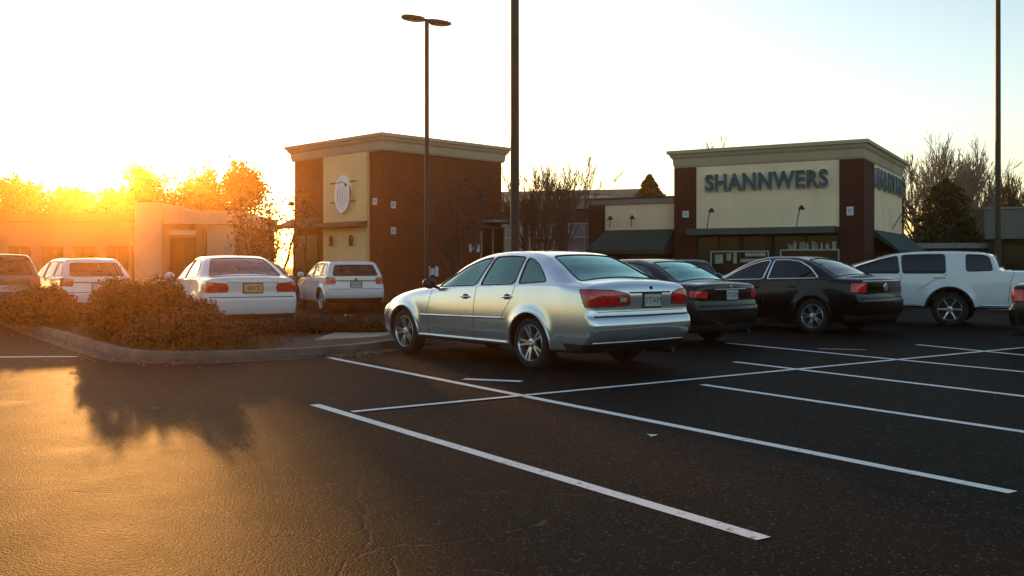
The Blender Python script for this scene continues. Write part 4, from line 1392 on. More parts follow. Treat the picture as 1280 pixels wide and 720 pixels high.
def wall_lamp(parent, loc, out, reach=.45, rise=.55, name='wall_lamp'):
    """gooseneck: an arm rising from the wall and a cone shade at its end; 'out' is the plan direction away from the wall"""
    L = empty(name, loc, 0, parent=parent)
    o = Vector((out[0], out[1], 0))
    pts = [Vector((0, 0, 0)), o * reach * .35 + Vector((0, 0, rise * .45)), o * reach * .8 + Vector((0, 0, rise * .9)), o * reach + Vector((0, 0, rise)), o * (reach * 1.15) + Vector((0, 0, rise * .95))]
    MB().tube(pts, .018, 6).build('arm', METAL, L)
    e = pts[-1]
    MB().lathe([(.06, .02), (.04, .05), (-.10, .13), (-.11, .125), (.02, .04)], 'z', (e.x, e.y, e.z), 14).build('lamp_shade', METAL, L)
    return L

def plaque(parent, x, y, z, axis, s=.22, h=None, name='plaque'):
    """small pale plate with a raised frame and two dark marks, on a wall facing -y ('y') or -x ('x') or +x"""
    h = h or s
    P = empty(name, (x, y, z), {'y': 0, 'x': R(-90), 'X': R(90)}[axis], parent=parent)
    MB().box(-s / 2, s / 2, -.025, 0, -h / 2, h / 2).build('plate', WHITE, P, bevel=.006)
    b = MB()
    for k in (-1, 0, 1):
        b.box(k * s * .24 - s * .06, k * s * .24 + s * .06, -.030, -.0255, -h * .32, h * .32 - .02 * (k == 0))
    b.build('marking', mat('plaque_grey', (.25, .27, .27), .6), P)
    return P

def window(parent, x0, x1, y, z0, z1, nx=2, nz=1, m=FRAME, name='window', glass=None, t=.05):
    """framed glazing in a wall facing -y at local y"""
    W = empty(name, ((x0 + x1) / 2, y, z0), 0, parent=parent)
    w = x1 - x0; h = z1 - z0
    f = MB()
    f.box(-w / 2, w / 2, -.05, .02, 0, t); f.box(-w / 2, w / 2, -.05, .02, h - t, h)
    f.box(-w / 2, -w / 2 + t, -.05, .02, t, h - t); f.box(w / 2 - t, w / 2, -.05, .02, t, h - t)
    for i in range(1, nx):
        xx = -w / 2 + w * i / nx; f.box(xx - t / 2, xx + t / 2, -.045, .015, t, h - t)
    for i in range(1, nz):
        zz = h * i / nz
        for k in range(nx):
            a = -w / 2 + w * k / nx + t * (.5 if k else 1); b2 = -w / 2 + w * (k + 1) / nx - t * (.5 if k < nx - 1 else 1)
            f.box(a, b2, -.043, .013, zz - t / 2, zz + t / 2)
    f.build('frame', m, W)
    MB().box(-w / 2 + t * .6, w / 2 - t * .6, -.012, -.002, t * .6, h - t * .6).build('pane', glass or SHOPGLASS, W)
    return W

# ---------------------------------------------------------------- the brick building on the left
O1 = Vector((-4.58, 34.0)); A1 = math.atan2(.714, .70)
U1 = Vector((.70, .714)).normalized(); V1 = Vector((-U1.y, U1.x))
b1 = empty('brick_shop', (O1.x, O1.y, 0), A1, 'red-brown brick shop with a beige panel and white oval emblem, behind the thin lamp post', 'building', 'shop buildings')
cz0, cz1 = 5.42, 6.03
WI = .30                                                # wall line inside the cornice edge
RX, LY = 6.55, 6.25
w = MB()
w.box(WI, RX - WI, WI, LY - WI, 0, cz0 + .05)
w.build('wall', BRICK_L, b1)
MB().box(WI + .26, RX - WI - .26, WI + .26, LY - WI - .26, cz0 + .2, cz0 + .3).build('roof', ROOFM, b1)
cornice(b1, WI, RX - WI, WI, LY - WI, cz0, cz1, over=.30)
# left face is the plane x = WI; positions along it from picture columns
Ow = O1 + U1 * WI
yl = lambda px: along(Ow, V1, px)
y_a, y_b = yl(462), yl(408)
pan = MB(); pan.box(WI - .14, WI - .003, y_a, y_b, 0, cz0 - .003)
pan.build('panel', BEIGE_Y, b1)
ym = (y_a + y_b) / 2
Ym = (O1 + V1 * ym).y
zf = lambda py: height_at(py, Ym)
c1 = MB(); c1.prism([(WI - .143, zf(285)), (WI - .62, zf(284)), (WI - .62, zf(280)), (WI - .143, zf(277))], 'y', y_a - .06, y_b + .06)
# prism axis y takes (x, z) pairs
c1.build('canopy', mat('canopy_brown', (.12, .07, .045), .7, var=.2), b1)
# emblem: a round white disc with a broken grey ring and a dark stroke
em = empty('round_emblem', (0, 0, 0), 0, 'white upright oval emblem with brown strokes on the beige panel of the brick shop', 'sign')
em.location = (O1 + U1 * (WI - .145) + V1 * ym).to_3d() + Vector((0, 0, zf(243))); em.rotation_euler = (0, 0, A1)
rr = .62
dd_ = MB().lathe([(-.10, .001), (-.10, rr * .97), (-.085, rr), (-.0, rr), (-.0, .001)], 'x', seg=48).build('disc', mat('emblem_white', (.86, .88, .88), .4, var=.03), em)
dd_.scale = (1, .80, 1.14)
ringm = mat('emblem_brown', (.24, .17, .09), .6)
an = np.linspace(R(25), R(-85), 12)
MB().tube([(-.10, -rr * .84 * math.cos(a), rr * 1.12 * math.sin(a)) for a in an], [.02, .035, .045, .04, .035, .035, .035, .03, .03, .03, .025, .02], 6).build('side_stroke', ringm, em)
MB().tube([(-.112, .30, .42), (-.112, .05, .47), (-.112, -.22, .40)], .016, 6).build('cap_line', ringm, em)
foldm = mat('emblem_fold', (.48, .54, .58), .5)
for (y0, z0, y1, z1) in ((.22, .30, .30, -.30), (.08, .34, .10, -.52), (-.06, .30, -.08, -.56), (-.20, .20, -.24, -.36), (.14, -.02, .02, -.40)):
    MB().tube([(-.102, y0, z0), (-.102, (y0 + y1) / 2 + .03, (z0 + z1) / 2), (-.102, y1, z1)], [.012, .022, .010], 6).build('fold_line', foldm, em)
MB().lathe([(-.125, .001), (-.125, .055), (-.10, .06)], 'x', (0, -.24, .34), 14).build('dark_spot', METAL, em)
for zz in (rr * .72, -rr * .45):
    MB().tube([(-.03, rr * 1.35, zz), (-.03, -rr * 1.2, zz + .03)], .025, 6).build('bracket', mat('bracket_tan', (.30, .21, .10), .6), em)
for px in (420, 445):
    yy = yl(px)
    L = empty('wall_lamp', (WI - .145, yy, zf(301)), 0, parent=b1)
    MB().lathe([(.20, .03), (.16, .07), (-.16, .07), (-.20, .03)], 'z', (-.09, 0, 0), 12).build('lamp_shade', METAL, L)
    MB().box(-.06, 0, -.03, .03, -.03, .03).build('bracket', METAL, L)
plaque(b1, WI - .004, yl(469), zf(254), 'x', .24)
# side wall features: awning on the left wing of this face, with its scrolled bracket
y0_, y1_ = yl(402), yl(364)
aw = MB(); aw.prism([(WI - .003, height_at(272, 37.3)), (WI - .75, height_at(283, 37.3)), (WI - .75, height_at(286, 37.3)), (WI - .003, height_at(281, 37.3))], 'y', y0_, y1_)
aw.build('awning', mat('awning_brown', (.13, .075, .04), .8), b1)
for k, yy in enumerate((y0_ + .35, (y0_ + y1_) / 2 + .1)):
    wall_lamp(b1, (WI - .004, yy, height_at(268, 37)), (-1, 0), .55, .5)
ww = MB()
dW = empty('window', (WI - .004, (y0_ + y1_) / 2, .4), R(-90), parent=b1)
hw = (y1_ - y0_) / 2 - .2
fr = MB(); fr.box(-hw, hw, -.05, 0, 0, .06); fr.box(-hw, hw, -.05, 0, 2.1, 2.16); fr.box(-hw, -hw + .06, -.05, 0, .06, 2.1); fr.box(hw - .06, hw, -.05, 0, .06, 2.1); fr.box(-.03, .03, -.05, 0, .06, 2.1)
fr.build('frame', METAL, dW); MB().box(-hw + .05, hw - .05, -.02, -.006, .05, 2.12).build('pane', SHOPGLASS, dW)
# right face (y = WI plane, facing -y)
Or = O1 + V1 * WI
xr_ = lambda px: along(Or, U1, px)
plaque(b1, xr_(491.5), WI - .004, height_at(255.5, 34.5), 'y', .22, .25)
plaque(b1, xr_(491.5), WI - .004, height_at(288, 34.5), 'y', .22, .25)
xa, xb = xr_(597), xr_(632)
Yr = 38.2
aw = MB(); aw.prism([(xa, height_at(276, Yr)), (xb, height_at(276, Yr)), (xb, height_at(279, Yr)), (xa, height_at(279, Yr))], 'y', WI - .9, WI - .003)
aw.build('canopy', mat('canopy_grey', (.30, .32, .31), .5, .2), b1)
window(b1, xa + .15, xb - .1, WI - .004, .3, height_at(283, Yr), 2, 2)
# poster and notice boards low on the dark wall
for (px0, px1, py0, py1) in ((584, 600, 303, 316), (531, 549, 331, 347)):
    P = empty('notice_board', (xr_((px0 + px1) / 2), WI - .004, height_at((py0 + py1) / 2, 36.5)), 0, parent=b1)
    ww_ = (xr_(px1) - xr_(px0)) / 2; hh = (py1 - py0) / 2 / F_PX * 36.5
    MB().box(-ww_, ww_, -.04, 0, -hh, hh).build('board', METAL, P)
    b = MB(); 
    for k in range(3):
        a = -ww_ * .85 + k * ww_ * .58
        b.box(a, a + ww_ * .5, -.046, -.0405, -hh * .8 + (k % 2) * .06, hh * .8 - (k == 1) * .08)
    b.build('notice', WHITE, P)
MB().box(RX - WI + .003, RX - WI + .10, WI + .15, WI + .25, 0, cz0).build('downpipe', mat('downpipe_grey', (.25, .24, .22), .5, .3), b1)

# ---------------------------------------------------------------- the signed shop on the right
O2 = Vector((13.1, 35.6)); D2 = Vector((-2055, 1210)).normalized(); X2 = -D2; Y2 = Vector((-X2.y, X2.x))
A2 = math.atan2(X2.y, X2.x)
b2 = empty('signed_shop', (O2.x, O2.y, 0), A2, 'brick and beige shop with moulded cornice and big dark letters over its front', 'building', 'shop buildings')
LX, DY = 7.85, 9.6
cz0, cz1 = 5.30, 6.0
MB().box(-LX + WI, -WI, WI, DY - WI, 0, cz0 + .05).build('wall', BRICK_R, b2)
MB().box(-LX + WI + .26, -WI - .26, WI + .26, DY - WI - .26, cz0 + .2, cz0 + .3).build('roof', ROOFM, b2)
cornice(b2, -LX + WI, -WI, WI, DY - WI, cz0, cz1)
Of = O2 + Y2 * WI
xf = lambda px: -along(Of, D2, px)
yf = lambda px: (Of + X2 * xf(px)).y
xp0, xp1 = xf(871), xf(1050)
canz = 2.68
# brick piers stand proud of the beige panel
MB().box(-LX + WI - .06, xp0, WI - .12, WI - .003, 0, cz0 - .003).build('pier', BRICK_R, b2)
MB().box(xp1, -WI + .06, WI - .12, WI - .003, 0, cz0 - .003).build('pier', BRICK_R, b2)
MB().box(xp0 + .003, xp1 - .003, WI - .06, WI - .004, canz + .1, cz0 - .004).build('panel', BEIGE, b2)
cn = MB(); cn.box(xp0 - .12, xp1 + .003, WI - .95, WI - .124, canz - .02, canz + .10)
cn.box(xp0 - .10, xp1 - .02, WI - .93, WI - .126, canz - .14, canz - .023)
cn.build('canopy', mat('canopy_green', (.055, .085, .078), .5, .2, var=.15), b2)
for px in (893, 1003):
    wall_lamp(b2, (xf(px) , WI - .90, canz + .10), (.35, -.1), .5, .78)
plaque(b2, xf(858.5), WI - .124, height_at(268, yf(858)), 'y', .26)
plaque(b2, xf(1063.5), WI - .124, height_at(264, yf(1063)), 'y', .24, .32)
# storefront below the canopy
sx = [xp0 + .003, xp0 + (xp1 - xp0) * .33, xp0 + (xp1 - xp0) * .55, xp1 - .003]
for i in range(3):
    window(b2, sx[i] + .02, sx[i + 1] - .02, WI - .006, .25, canz - .18, 2 if i != 1 else 1, 1, METAL, 'window' if i != 1 else 'door')
# white outlined menu frames with posters standing in the windows
def menu(px0, px1, pyt, zb, posters, letters=None):
    x0, x1 = xf(px0), xf(px1); Yq = yf((px0 + px1) / 2)
    zt = height_at(pyt, Yq)
    P = empty('menu_frame', ((x0 + x1) / 2, WI - .075, zb), 0, parent=b2)
    h = zt - zb; w_ = x1 - x0
    f = MB(); tt = .05
    f.box(-w_ / 2, w_ / 2, -.03, 0, h - tt, h); f.box(-w_ / 2, -w_ / 2 + tt, -.03, 0, 0, h - tt); f.box(w_ / 2 - tt, w_ / 2, -.03, 0, 0, h - tt)
    f.box(-w_ / 2 + tt, w_ / 2 - tt, -.03, 0, 0, tt)
    f.build('frame', FRAME, P)
    b = MB()
    for (u0, u1, v0, v1) in posters:
        b.box(-w_ / 2 + w_ * u0, -w_ / 2 + w_ * u1, -.025, -.012, h * v0, h * v1)
    b.build('poster', mat('poster_pale', (.36, .38, .33), .7, var=.4, vscale=6), P)
    if letters:
        b = MB()
        rd = random.Random(4)
        u = -w_ * .36
        while u < w_ * .42:
            ww_ = rd.uniform(.05, .16); hh = rd.uniform(.16, .30)
            b.box(u, u + ww_, -.02, .02, h + .003, h + hh)
            if rd.random() < .5: b.box(u + ww_ * .3, u + ww_ * .7, -.015, .015, h + hh + .002, h + hh + .07)
            u += ww_ + rd.choice((.02, .03, .10))
        b.build('display_pack', mat('poster_pale', None), P)
menu(889, 962, 313.5, .9, [(.08, .22, .5, .86), (.28, .36, .62, .9), (.40, .46, .5, .95), (.52, .96, .55, .68), (.6, .95, .78, .92)])
menu(976, 1050, 311.5, .9, [(.06, .5, .25, .36), (.55, .9, .25, .36)], True)
# side face (x = -WI plane, facing +x)
Os = O2 + X2 * (-WI)
ysd = lambda px: along(Os, Y2, px)
s0, s1 = ysd(1089), ysd(1127)
MB().box(-WI + .004, -WI + .06, s0, s1, canz - .1, cz0 - .004).build('panel', BEIGE, b2)
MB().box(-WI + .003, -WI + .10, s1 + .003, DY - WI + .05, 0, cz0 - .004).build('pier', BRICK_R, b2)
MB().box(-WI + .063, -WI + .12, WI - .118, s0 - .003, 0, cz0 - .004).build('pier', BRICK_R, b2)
sa = MB(); sa.prism([(-WI + .063, canz + .05), (-WI + 1.0, canz - .75), (-WI + 1.0, canz - .85), (-WI + .063, canz - .2)], 'y', s0 + .1, s1 + .6)
sa.build('awning', GREEN, b2)
wall_lamp(b2, (-WI + .063, s0 + (s1 - s0) * .62, canz + .2), (.75, -.66), 1.0, .95)
wall_lamp(b2, (-WI + .063, s0 + (s1 - s0) * .9, canz + .55), (.9, -.2), .45, .5)
sw = empty('window', (-WI + .004, (s0 + s1) / 2, .4), R(90), parent=b2)
hw = (s1 - s0) / 2 - .4
fr = MB(); fr.box(-hw, hw, -.05, 0, 0, .06); fr.box(-hw, hw, -.05, 0, 1.5, 1.56); fr.box(-hw, -hw + .06, -.05, 0, .06, 1.5); fr.box(hw - .06, hw, -.05, 0, .06, 1.5); fr.box(-.03, .03, -.05, 0, .06, 1.5)
fr.build('frame', METAL, sw); MB().box(-hw + .05, hw - .05, -.02, -.006, .05, 1.52).build('pane', SHOPGLASS, sw)
# letters: each sign is a thing of its own fixed to the wall
LETTER = mat('letter_teal', (.025, .095, .12), .7, var=.15)
LETTER_B = mat('letter_back', (.26, .34, .36), .6)
def sign(name, body, base, ang, centre, width, height, label, depth=.16):
    """letters and the dark returns behind them; centre is a world point on the wall face"""
    root = empty(name, centre, ang, label, 'sign', 'letter signs on the corner shop')
    o = text_mesh('lettering', body, 1.0, LETTER, root, (0, -depth + .02, 0), (R(90), 0, 0), .02, .022, 1.0, 1.10)
    xs_ = [v.co.x for v in o.data.vertices]; ys_ = [v.co.y for v in o.data.vertices]
    kx = width / (max(xs_) - min(xs_)); ky = height / (max(ys_) - min(ys_))
    cx_ = (max(xs_) + min(xs_)) / 2; cy_ = (max(ys_) + min(ys_)) / 2
    for v in o.data.vertices:
        v.co.x = (v.co.x - cx_) * kx; v.co.y = (v.co.y - cy_) * ky
    me = o.data.copy()
    q = obj('letter_return', me, None, root)
    me.materials.clear(); me.materials.append(LETTER_B)
    q.rotation_euler = (R(90), 0, 0); q.location = (-.025, -depth / 2 + .015, -.02)
    for v in me.vertices: v.co.z *= 3.2; v.co.x *= 1.012; v.co.y *= 1.06
    return root
xc0, xc1 = xf(884), xf(1036); xm = (xc0 + xc1) / 2
ctr = (Of + X2 * xm - Y2 * .062).to_3d()
ctr.z = height_at(225.5, ctr.y)
sign('letter_sign', 'SHANNWERS', None, A2, ctr, xc1 - xc0, .66, 'long dark teal letters reading SHANNWERS across the beige front of the shop')
yc0, yc1 = ysd(1090.5), ysd(1125.5); ymid = (yc0 + yc1) / 2
ctr = (O2 + X2 * (-WI + .063) + Y2 * ymid).to_3d(); ctr.z = height_at(229.5, ctr.y)
sign('letter_sign', 'HARTHO', None, A2 + R(90), ctr, yc1 - yc0, .74, 'dark letters seen at a slant on the side wall of the corner shop')

# ---------------------------------------------------------------- low wing with the green awning
OW = O2 + X2 * (-LX)                                     # left corner of the tall block
wing = empty('low_wing', (OW.x, OW.y, 0), A2, 'low brick and beige shop wing with a dark green awning, left of the signed shop', 'building', 'shop buildings')
Ol = OW + Y2 * .9
xl = lambda px: -along(Ol, D2, px)
wl = xl(738); zt = 4.22
MB().box(wl, WI - .1, .9, 8.5, 0, zt - .28).build('wall', BRICK_R, wing)
MB().box(wl - .12, WI - .1, .75, 8.6, zt - .277, zt - .06).build('cornice', CAP, wing)
MB().box(wl - .16, WI - .1, .70, 8.62, zt - .057, zt).build('coping', METAL, wing)
pa = xl(757)
MB().box(wl - .04, pa, .80, .897, 0, zt - .28).build('pier', BRICK_R, wing)
MB().box(pa + .003, WI - .12, .84, .896, 2.82, zt - .28).build('panel', BEIGE, wing)
aw = MB()
x0_, x1_ = xl(748), WI - .3
V = [(pa + .03, .83, 2.84), (x1_, .83, 2.84), (x1_, -.35, 1.98), (x0_, -.35, 1.98), (x0_, -.35, 1.80), (x1_, -.35, 1.80), (pa + .03, .83, 1.80), (x1_, .83, 1.80)]
aw.add(V, [(0, 1, 2, 3), (3, 2, 5, 4), (0, 3, 4, 6), (1, 7, 5, 2), (4, 5, 7, 6)])
aw.build('awning', GREEN, wing)
window(wing, pa + .1, x1_ - .1, .885, .3, 1.78, 3, 1, METAL)
for px in (763, 790):
    wall_lamp(wing, (xl(px), .838, height_at(283, 41)), (.45, -.9), .5, .42)

# ---------------------------------------------------------------- dark strip behind, farther shops
strip = empty('back_shop', (OW.x, OW.y, 0), A2, 'low brown shop row with pale windows behind the bare many-stemmed tree', 'building', 'shop buildings')
x0_, x1_ = -13.5, wl - .2
MB().box(x0_, x1_, 3.2, 9, 0, 3.95).build('wall', mat('brown_render', (.085, .065, .05), .9, var=.2, bump=.2), strip)
MB().box(x0_ - .1, x1_, 3.0, 9.1, 3.953, 4.42).build('fascia', CAP, strip)
pale = mat('pale_glass', (.18, .22, .24), .12, var=.4, vscale=1.5)
for i in range(4):
    a = x1_ - .35 - i * 2.1
    window(strip, a - 1.7, a, 3.19, .7, 3.3, 2, 4, FRAME, glass=pale)
fb = empty('far_hall', (at(716, 74), 74, 0), R(-16), 'pale flat-roofed hall far behind the low wing', 'building', 'shop buildings')
ht = height_at(238, 74)
MB().box(-6.2, 5.0, 0, 8, 0, ht - .35).build('wall', mat('pale_cladding', (.45, .46, .44), .7, var=.1), fb)
MB().box(-6.4, 5.2, -.2, 8.2, ht - .347, ht).build('fascia', mat('fascia_grey', (.20, .22, .20), .6), fb)
MB().box(3.0, 4.7, -.35, -.003, 0, ht - .36).build('pier', mat('fascia_grey', None), fb)
for i in range(4):
    window(fb, -5.6 + i * 2.1, -4.2 + i * 2.1, -.004, 3.6, 5.3, 2, 1, FRAME)

# ---------------------------------------------------------------- long low building in the sun haze
lb = empty('long_low_building', (at(-60, 54), 54, 0), R(3), 'long low tan shop row with a beige entrance pillar, hazy in the low sun', 'building', 'shop buildings')
xx = lambda px: at(px, 54) - at(-60, 54)
TAN = stucco('tan_stucco', (.30, .20, .12)); DKW = stucco('brown_stucco', (.16, .09, .05)); PIL = stucco('pillar_stucco', (.48, .36, .24))
ht = height_at(266, 54)
MB().box(0, xx(176), 0, 10, 0, ht - .5).build('wall', TAN, lb)
MB().box(-.2, xx(176), -.25, 10.2, ht - .497, ht).build('fascia', DKW, lb)
h2 = height_at(264, 54)
MB().box(xx(176), xx(208), -1.6, 10, 0, height_at(252, 52.4)).build('pillar', PIL, lb)
MB().box(xx(208) + .003, xx(296), -.2, 10, 0, h2 - .75).build('wall', DKW, lb)
MB().box(xx(208) + .003, xx(300), -1.2, 10.2, h2 - .747, h2).build('fascia', PIL, lb)
MB().box(xx(247), xx(259), -1.1, -.203, 0, h2 - .75).build('pillar', DKW, lb)
MB().box(xx(259) + .003, xx(292), -.9, -.203, 0, h2 - .753).build('panel', PIL, lb)
MB().box(xx(209), xx(246), -.35, -.206, height_at(293.5, 54), height_at(287, 54)).build('signboard', WHITE, lb)
for i in range(5):
    window(lb, xx(-30 + i * 40), xx(-4 + i * 40), -.004, .5, 2.4, 2, 1, METAL)
window(lb, xx(210), xx(245), -.208, .3, height_at(296, 54), 2, 1, METAL)

# ---------------------------------------------------------------- right edge: flat-roofed unit, dark hedge and shed
rb = empty('corner_unit', (at(1234, 44), 44, 0), R(-36), 'flat-roofed dark unit with a grey-green fascia at the far right edge', 'building', 'shop buildings')
ht = height_at(262, 44); hf = height_at(299, 44)
MB().box(0, 9, .4, 9, 0, hf).build('wall', mat('dark_render', (.03, .027, .024), .9), rb)
MB().box(-.1, 9.2, 0, 9.2, hf + .003, ht).build('fascia', mat('grey_green_fascia', (.13, .15, .13), .6, var=.12), rb)
MB().box(-.15, 9.3, -.06, 9.3, ht + .003, ht + .09).build('coping', CAP, rb)
for i in range(3):
    window(rb, .6 + i * 2.7, 2.9 + i * 2.7, .396, .2, hf - .25, 2, 1, METAL)
sh = empty('store_shed', (at(1150, 45), 45.5, 0), R(-12), 'low dark shed with a pale roof edge behind the white pickup', 'building', 'shop buildings')
zt = height_at(305, 45)
MB().box(0, 3.3, 0, 3, 0, zt - .2).build('wall', mat('dark_render', None), sh)
MB().box(-.15, 3.45, -.2, 3.2, zt - .197, zt + .05).build('roof', mat('shed_roof', (.20, .22, .21), .6), sh)
MB().box(1.2, 2.1, -.04, -.003, 0, 2.0).build('door', METAL, sh)
lob = [(at(px, 49), 49 + random.uniform(-.5, .5), 1.3, 1.3, .8, height_at(py, 49) - 1.3) for px, py in ((1134, 293), (1158, 290), (1180, 288), (1204, 291), (1226, 294), (1246, 290))]
shrub('tall_hedge', lob, 16000, .11, LEAF_DK, BARK, 'tall dark hedge below the bare trees on the right', 'hedge', zmin=.1)

# ---------------------------------------------------------------- lamp posts
def lamp_post(px, d, top_z, r0, r1, label, head_dir=(.71, .71), head=True, arm=.0):
    root = empty('lamp_post', (at(px, d), d, 0), 0, label, 'lamp post', 'lamp posts of the parking lot')
    MB().lathe([(0, .001), (0, .27), (.62, .25), (.66, .22), (.66, .001)], 'z', seg=20).build('base', CONC, root, auto=R(40))
    MB().lathe([(.66, r0 * 1.9), (.69, r0 * 1.9), (.70, r0), (top_z, r1), (top_z + .02, .001)], 'z', seg=16).build('pole', POLE, root, smooth=False)
    hx = Vector((head_dir[0], head_dir[1], 0)).normalized(); a = math.atan2(hx.y, hx.x)
    for s, tilt in ((1, .05), (-1, -.03)):
        h = MB()
        # flat tapered housing from the post outwards
        P = [(.10, .05, -.05), (.30, .16, -.07), (.62, .17, -.065), (.80, .10, -.045)]
        V = []
        for (x, hw, zb) in P:
            V += [(x, -hw, zb), (x, hw, zb), (x, hw * .8, .055 - x * .03), (x, -hw * .8, .055 - x * .03)]
        Fc = [(0, 1, 2, 3), (12, 15, 14, 13)]
        for i in range(3):
            o_ = i * 4
            for k in range(4):
                Fc.append((o_ + k, o_ + 4 + k, o_ + 4 + (k + 1) % 4, o_ + (k + 1) % 4))
        h.add(V, Fc)
        lh = h.build('lamp_head', POLE, root, loc=(0, 0, top_z - .03), rz=a + (0 if s > 0 else math.pi))
        lh.rotation_euler.y = -tilt
        MB().box(.26, .66, -.11, .11, -.075, -.0665).build('lens', mat('lamp_lens', (.55, .45, .28), .3), lh)
        MB().tube([(0, 0, 0), (.14, 0, 0)], .035, 8).build('arm', POLE, lh)
    return root
lamp_post(533.5, 26, height_at(24, 26), .068, .058, 'thin twin-headed lamp post in front of the brick building')
lamp_post(643.5, 19.2, 9.4, .092, .078, 'thick dark lamp post behind the silver sedan roof')
lamp_post(1247.5, 29, 10.3, .085, .07, 'dark lamp post at the far right behind the white pickup')
up = empty('sign_post', (at(166, 44), 44, 0), 0, 'thin dark sign post in front of the hazy beige pillar', 'sign post')
MB().tube([(0, 0, 0), (0, 0, 3.0)], .05, 8).build('pole', POLE, up)
MB().box(-.03, .03, -.28, .28, 2.2, 2.95).build('plate', mat('sign_back', (.2, .19, .17), .6), up)
# ================================================================ the parked vehicles
WHITE_P = paint('white_paint', (.72, .72, .71), 0, .28, .02)
GREEN_P = paint('dark_green_paint', (.005, .009, .008), .1, .25, .05, .45, .4)
BLACK_P = paint('black_paint', (.003, .003, .0035), .0, .22, .05, .35, .35)
TAN_P = paint('tan_paint', (.10, .065, .035), .4, .3)
GREY_P = paint('grey_paint', (.30, .30, .31), .6, .3)
GD, GC, GT = CM['glass_dark'], CM['glass_clear'], CM['glass_teal']
GRP = 'vehicles parked in the lot'
def az(deg): return (math.sin(R(deg)), math.cos(R(deg)))

def car_at_rear(name, P, label, cat, corner, side, heading, k=1.0):
    """place a car so that the named rear corner (+1 left, -1 right) stands at the plan point"""
    h = Vector(heading).normalized(); l = Vector((-h.y, h.x))
    c = Vector(corner) - (h * (P['x0'] + .05) + l * side * (P['W'] - .05)) * k
    r = build_car(name, P, label, cat, (c.x, c.y), (h.x, h.y), GRP)
    r[0].scale = (k, k, k)
    return r

build_car('silver_sedan', silver_params(), 'silver four-door sedan in the middle of the lot, nearest car of all', 'car', (0, 14.29), (-.639, .769), GRP)

P = sedan_params(GREEN_P, GT, CM['dark'], CM['lit'])
P['tail'] = [('tail_light', [(.60, .80), (.60, .91), (.85, .93), (1.2, .93), (1.2, .83)], -2.2, CM['lit'], .006, (1, -1))]
d = 15.6
car_at_rear('dark_sedan', P, 'very dark green sedan directly beyond the silver sedan, its tail lights dim red', 'car', (at(874, 15.6), 15.6), 1, (-.66, .75))
P = sedan_params(BLACK_P, GD, CM['chrome'], CM['lit'])
P['tail'] = [('tail_light', [(.66, .78), (.65, .95), (1.2, .96), (1.2, .80)], -2.16, CM['lit'], .006, (1, -1))]
P['trim_r'] = .016; P['badge'] = (.86, .085); P['badge_mat'] = CM['chrome']; P['plate'] = None
P['rear_bars'] = [('bumper_seam', -.78, .78, .675, .008, CM['dark']), ('trunk_garnish', -.74, .74, .985, .012, CM['chrome'])]
bs, _ = car_at_rear('black_sedan', P, 'black sedan with bright chrome window surround, beside the white pickup', 'car', (at(1079, 18.3), 18.3), 1, (-.685, .73), 1.05)
# white pickup: the rear wheel's ground point fixes it
P = pickup_params(paint('pickup_white', (.70, .74, .74), 0, .3, .03), GD)
h = Vector(az(-60)).normalized(); l = Vector((-h.y, h.x))
PS = 1.12
cw = Vector(on_ground(1187, 408)[:2]) + (h * (P['wb'] / 2) - l * (P['W'] - .03)) * PS
pk, _ = build_car('pickup_truck', P, 'white crew-cab pickup truck with dark windows at the right', 'pickup truck', (cw.x, cw.y), (h.x, h.y), GRP)
pk.scale = (PS, PS, PS)
# black car at the right edge, its tail towards the pickup
P = sedan_params(BLACK_P, GD, CM['dark'], CM['lit'])
car_at_rear('black_sedan', P, 'black car cut off by the right edge of the picture, one red tail light showing', 'car', (at(1259, 15.6), 15.6), -1, (.83, -.56))
# cars beyond the island, seen from behind
P = sedan_params(WHITE_P, GC, CM['dark'], CM['red']); P['plate'] = (.84, 'plate_tan', .34); P['plate_text'] = '4B72'
P['W'] = .905
P['rear_bars'] = [('bumper_seam', -.78, .78, .675, .008, CM['dark']), ('trunk_garnish', -.48, .48, .955, .014, CM['chrome'])]
ws, _ = car_at_rear('white_sedan', P, 'white sedan with a tan licence plate behind the tall hedge', 'car', (at(257, 18.6), 18.6), 1, az(-29), 1.06)
P = wagon_params(WHITE_P, GD, CM['dark'], 1.47, 1.9, .22)
car_at_rear('white_hatchback', P, 'small white sport utility car with a dark rear window, left of the silver sedan', 'car', (at(409, 27.0), 27.0), 1, az(-26))
P = wagon_params(WHITE_P, GC, CM['dark'], 1.52, 2.1, .40, .36)
car_at_rear('white_wagon', P, 'white station wagon in the sun haze between the two hedges', 'car', (at(79, 23.6), 23.6), 1, az(-40))
P = wagon_params(TAN_P, GD, CM['dark'], 1.62, 2.05, .2)
car_at_rear('tan_wagon', P, 'dark tan sport utility car at the left edge of the picture', 'car', (at(52, 23.0), 23.0), -1, az(-36))
P = sedan_params(GREY_P, GT, CM['dark'], CM['red'])
car_at_rear('grey_sedan', P, 'grey sedan mostly hidden between the white sedan and the small white utility car', 'car', (at(372, 29.5), 29.5), -1, az(-30))
P = sedan_params(BLACK_P, GD, CM['dark'], CM['red'])
car_at_rear('black_sedan', P, 'black sedan far behind the white pickup at the right', 'car', (at(1240, 31), 31), 1, (-.5, .86))
P = wagon_params(BLACK_P, GD, CM['dark'], 1.50)
car_at_rear('black_hatchback', P, 'black hatchback peeking out behind the dark green sedan', 'car', (at(905, 25.8), 25.8), -1, (-.6, .8))
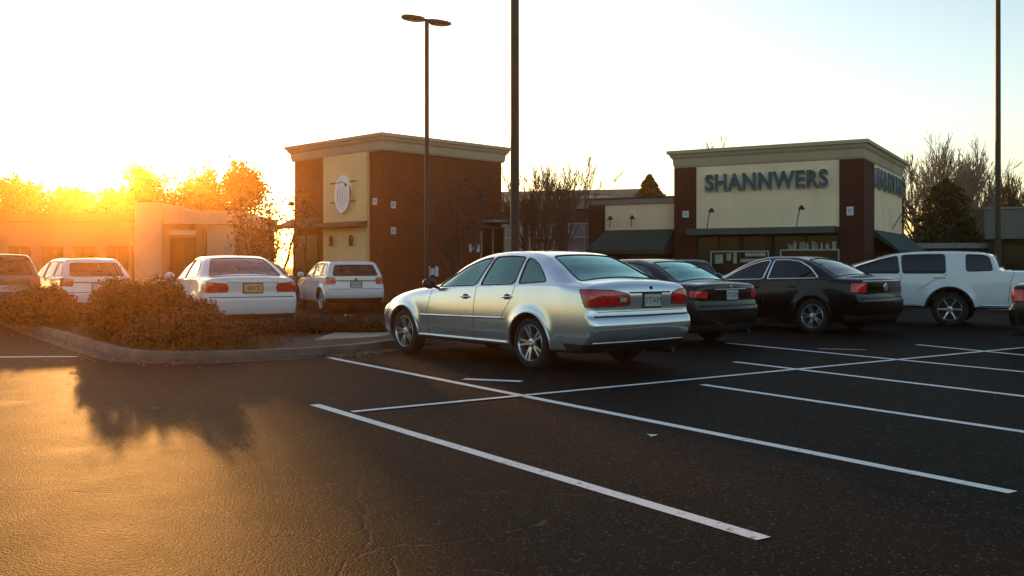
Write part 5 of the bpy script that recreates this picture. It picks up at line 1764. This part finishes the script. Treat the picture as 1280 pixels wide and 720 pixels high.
# trees added out of view, behind and far right, to cut sky light
nq = 26000
u = rng.uniform(0, 1, nq); seg = u * 210
bx = np.where(seg < 130, -60 + seg, 72 + rng.normal(size=nq) * 1.5); by = np.where(seg < 130, -56 + rng.normal(size=nq) * 1.5, -52 + (seg - 130))
crest = 5.6 + 1.6 * np.sin(seg * .35) + 1.1 * np.sin(seg * .93 + 1) + .8 * np.sin(seg * 2.1)
C = np.stack([bx, by, crest * rng.uniform(0, 1, nq) ** .8], 1)
V, Fc = leaf_quads(C, .75)
tag(obj('wood', np_mesh('wood', V, Fc), LEAF_DK), 'dark wood closing the lot behind and to the right', 'wood', kind='stuff')
# a scrap of paper on the asphalt
b = MB(); b.add([(0, 0, .004), (.07, .01, .016), (.06, .06, .008), (-.01, .05, .02)], [(0, 1, 2, 3)])
p = on_ground(814, 546.5)
tag(b.build('paper_scrap', mat('paper', (.7, .68, .62), .8), loc=(p.x, p.y, 0), rz=.4), 'scrap of white paper lying on the dark asphalt between two stall lines', 'litter')

# ================================================================ air, sky, sun, camera
hz = MB().box(-310, 310, -70, 430, -1.0, 14.0)
t = NT('haze_air')
v = t.n('VolumePrincipled')
v.inputs['Color'].default_value = (1.0, .55, .17, 1); v.inputs['Density'].default_value = HAZE_D; v.inputs['Anisotropy'].default_value = HAZE_G
t.l(v.outputs[0], t.out.inputs['Volume'])
tag(hz.build('haze', t.m), 'thin golden haze over the lot', 'haze', kind='stuff')

SUN_AZ, SUN_EL = math.degrees(math.atan((SUN_PX - CX) / F_PX)), SUN_ELEV
w = bpy.data.worlds.new('World'); scene.world = w; w.use_nodes = True
nt = w.node_tree; bg = nt.nodes['Background']
sk = nt.nodes.new('ShaderNodeTexSky'); sk.sky_type = 'NISHITA'; sk.sun_disc = False
sk.sun_elevation = R(SUN_EL); sk.sun_rotation = R(SUN_AZ)
sk.altitude = 0; sk.air_density = 1.0; sk.dust_density = DUST; sk.ozone_density = OZONE
nt.links.new(sk.outputs[0], bg.inputs[0]); bg.inputs[1].default_value = SKY
ld = bpy.data.lights.new('sun', 'SUN'); ld.energy = SUN; ld.angle = R(.53); ld.color = (1.0, .44, .11)
lo = link(bpy.data.objects.new('sun', ld))
dirv = Vector((math.sin(R(SUN_AZ)) * math.cos(R(SUN_EL)), math.cos(R(SUN_AZ)) * math.cos(R(SUN_EL)), math.sin(R(SUN_EL))))
lo.rotation_euler = dirv.to_track_quat('Z', 'Y').to_euler()
lo.location = (-20, 40, 30)

cam = bpy.data.cameras.new('camera'); co = link(bpy.data.objects.new('camera', cam))
co.location = (0, 0, CAM_H); co.rotation_euler = (R(90), 0, 0)
cam.sensor_width = 36; cam.lens = 36 * F_PX / 1280; cam.shift_y = -(360 - HORIZON) / 1280
cam.clip_start = .05; cam.clip_end = 3000
scene.camera = co
vs = scene.view_settings
scene.display_settings.display_device = 'sRGB'
vs.view_transform = 'Standard'; vs.look = 'None'; vs.exposure = EXPO; vs.gamma = 1.0; vs.use_curve_mapping = False
cy = scene.cycles
cy.use_denoising = True
try: cy.denoiser = 'OPENIMAGEDENOISE'
except Exception: pass
cy.max_bounces = 8; cy.volume_bounces = 1; cy.transparent_max_bounces = 16; cy.sample_clamp_indirect = 6
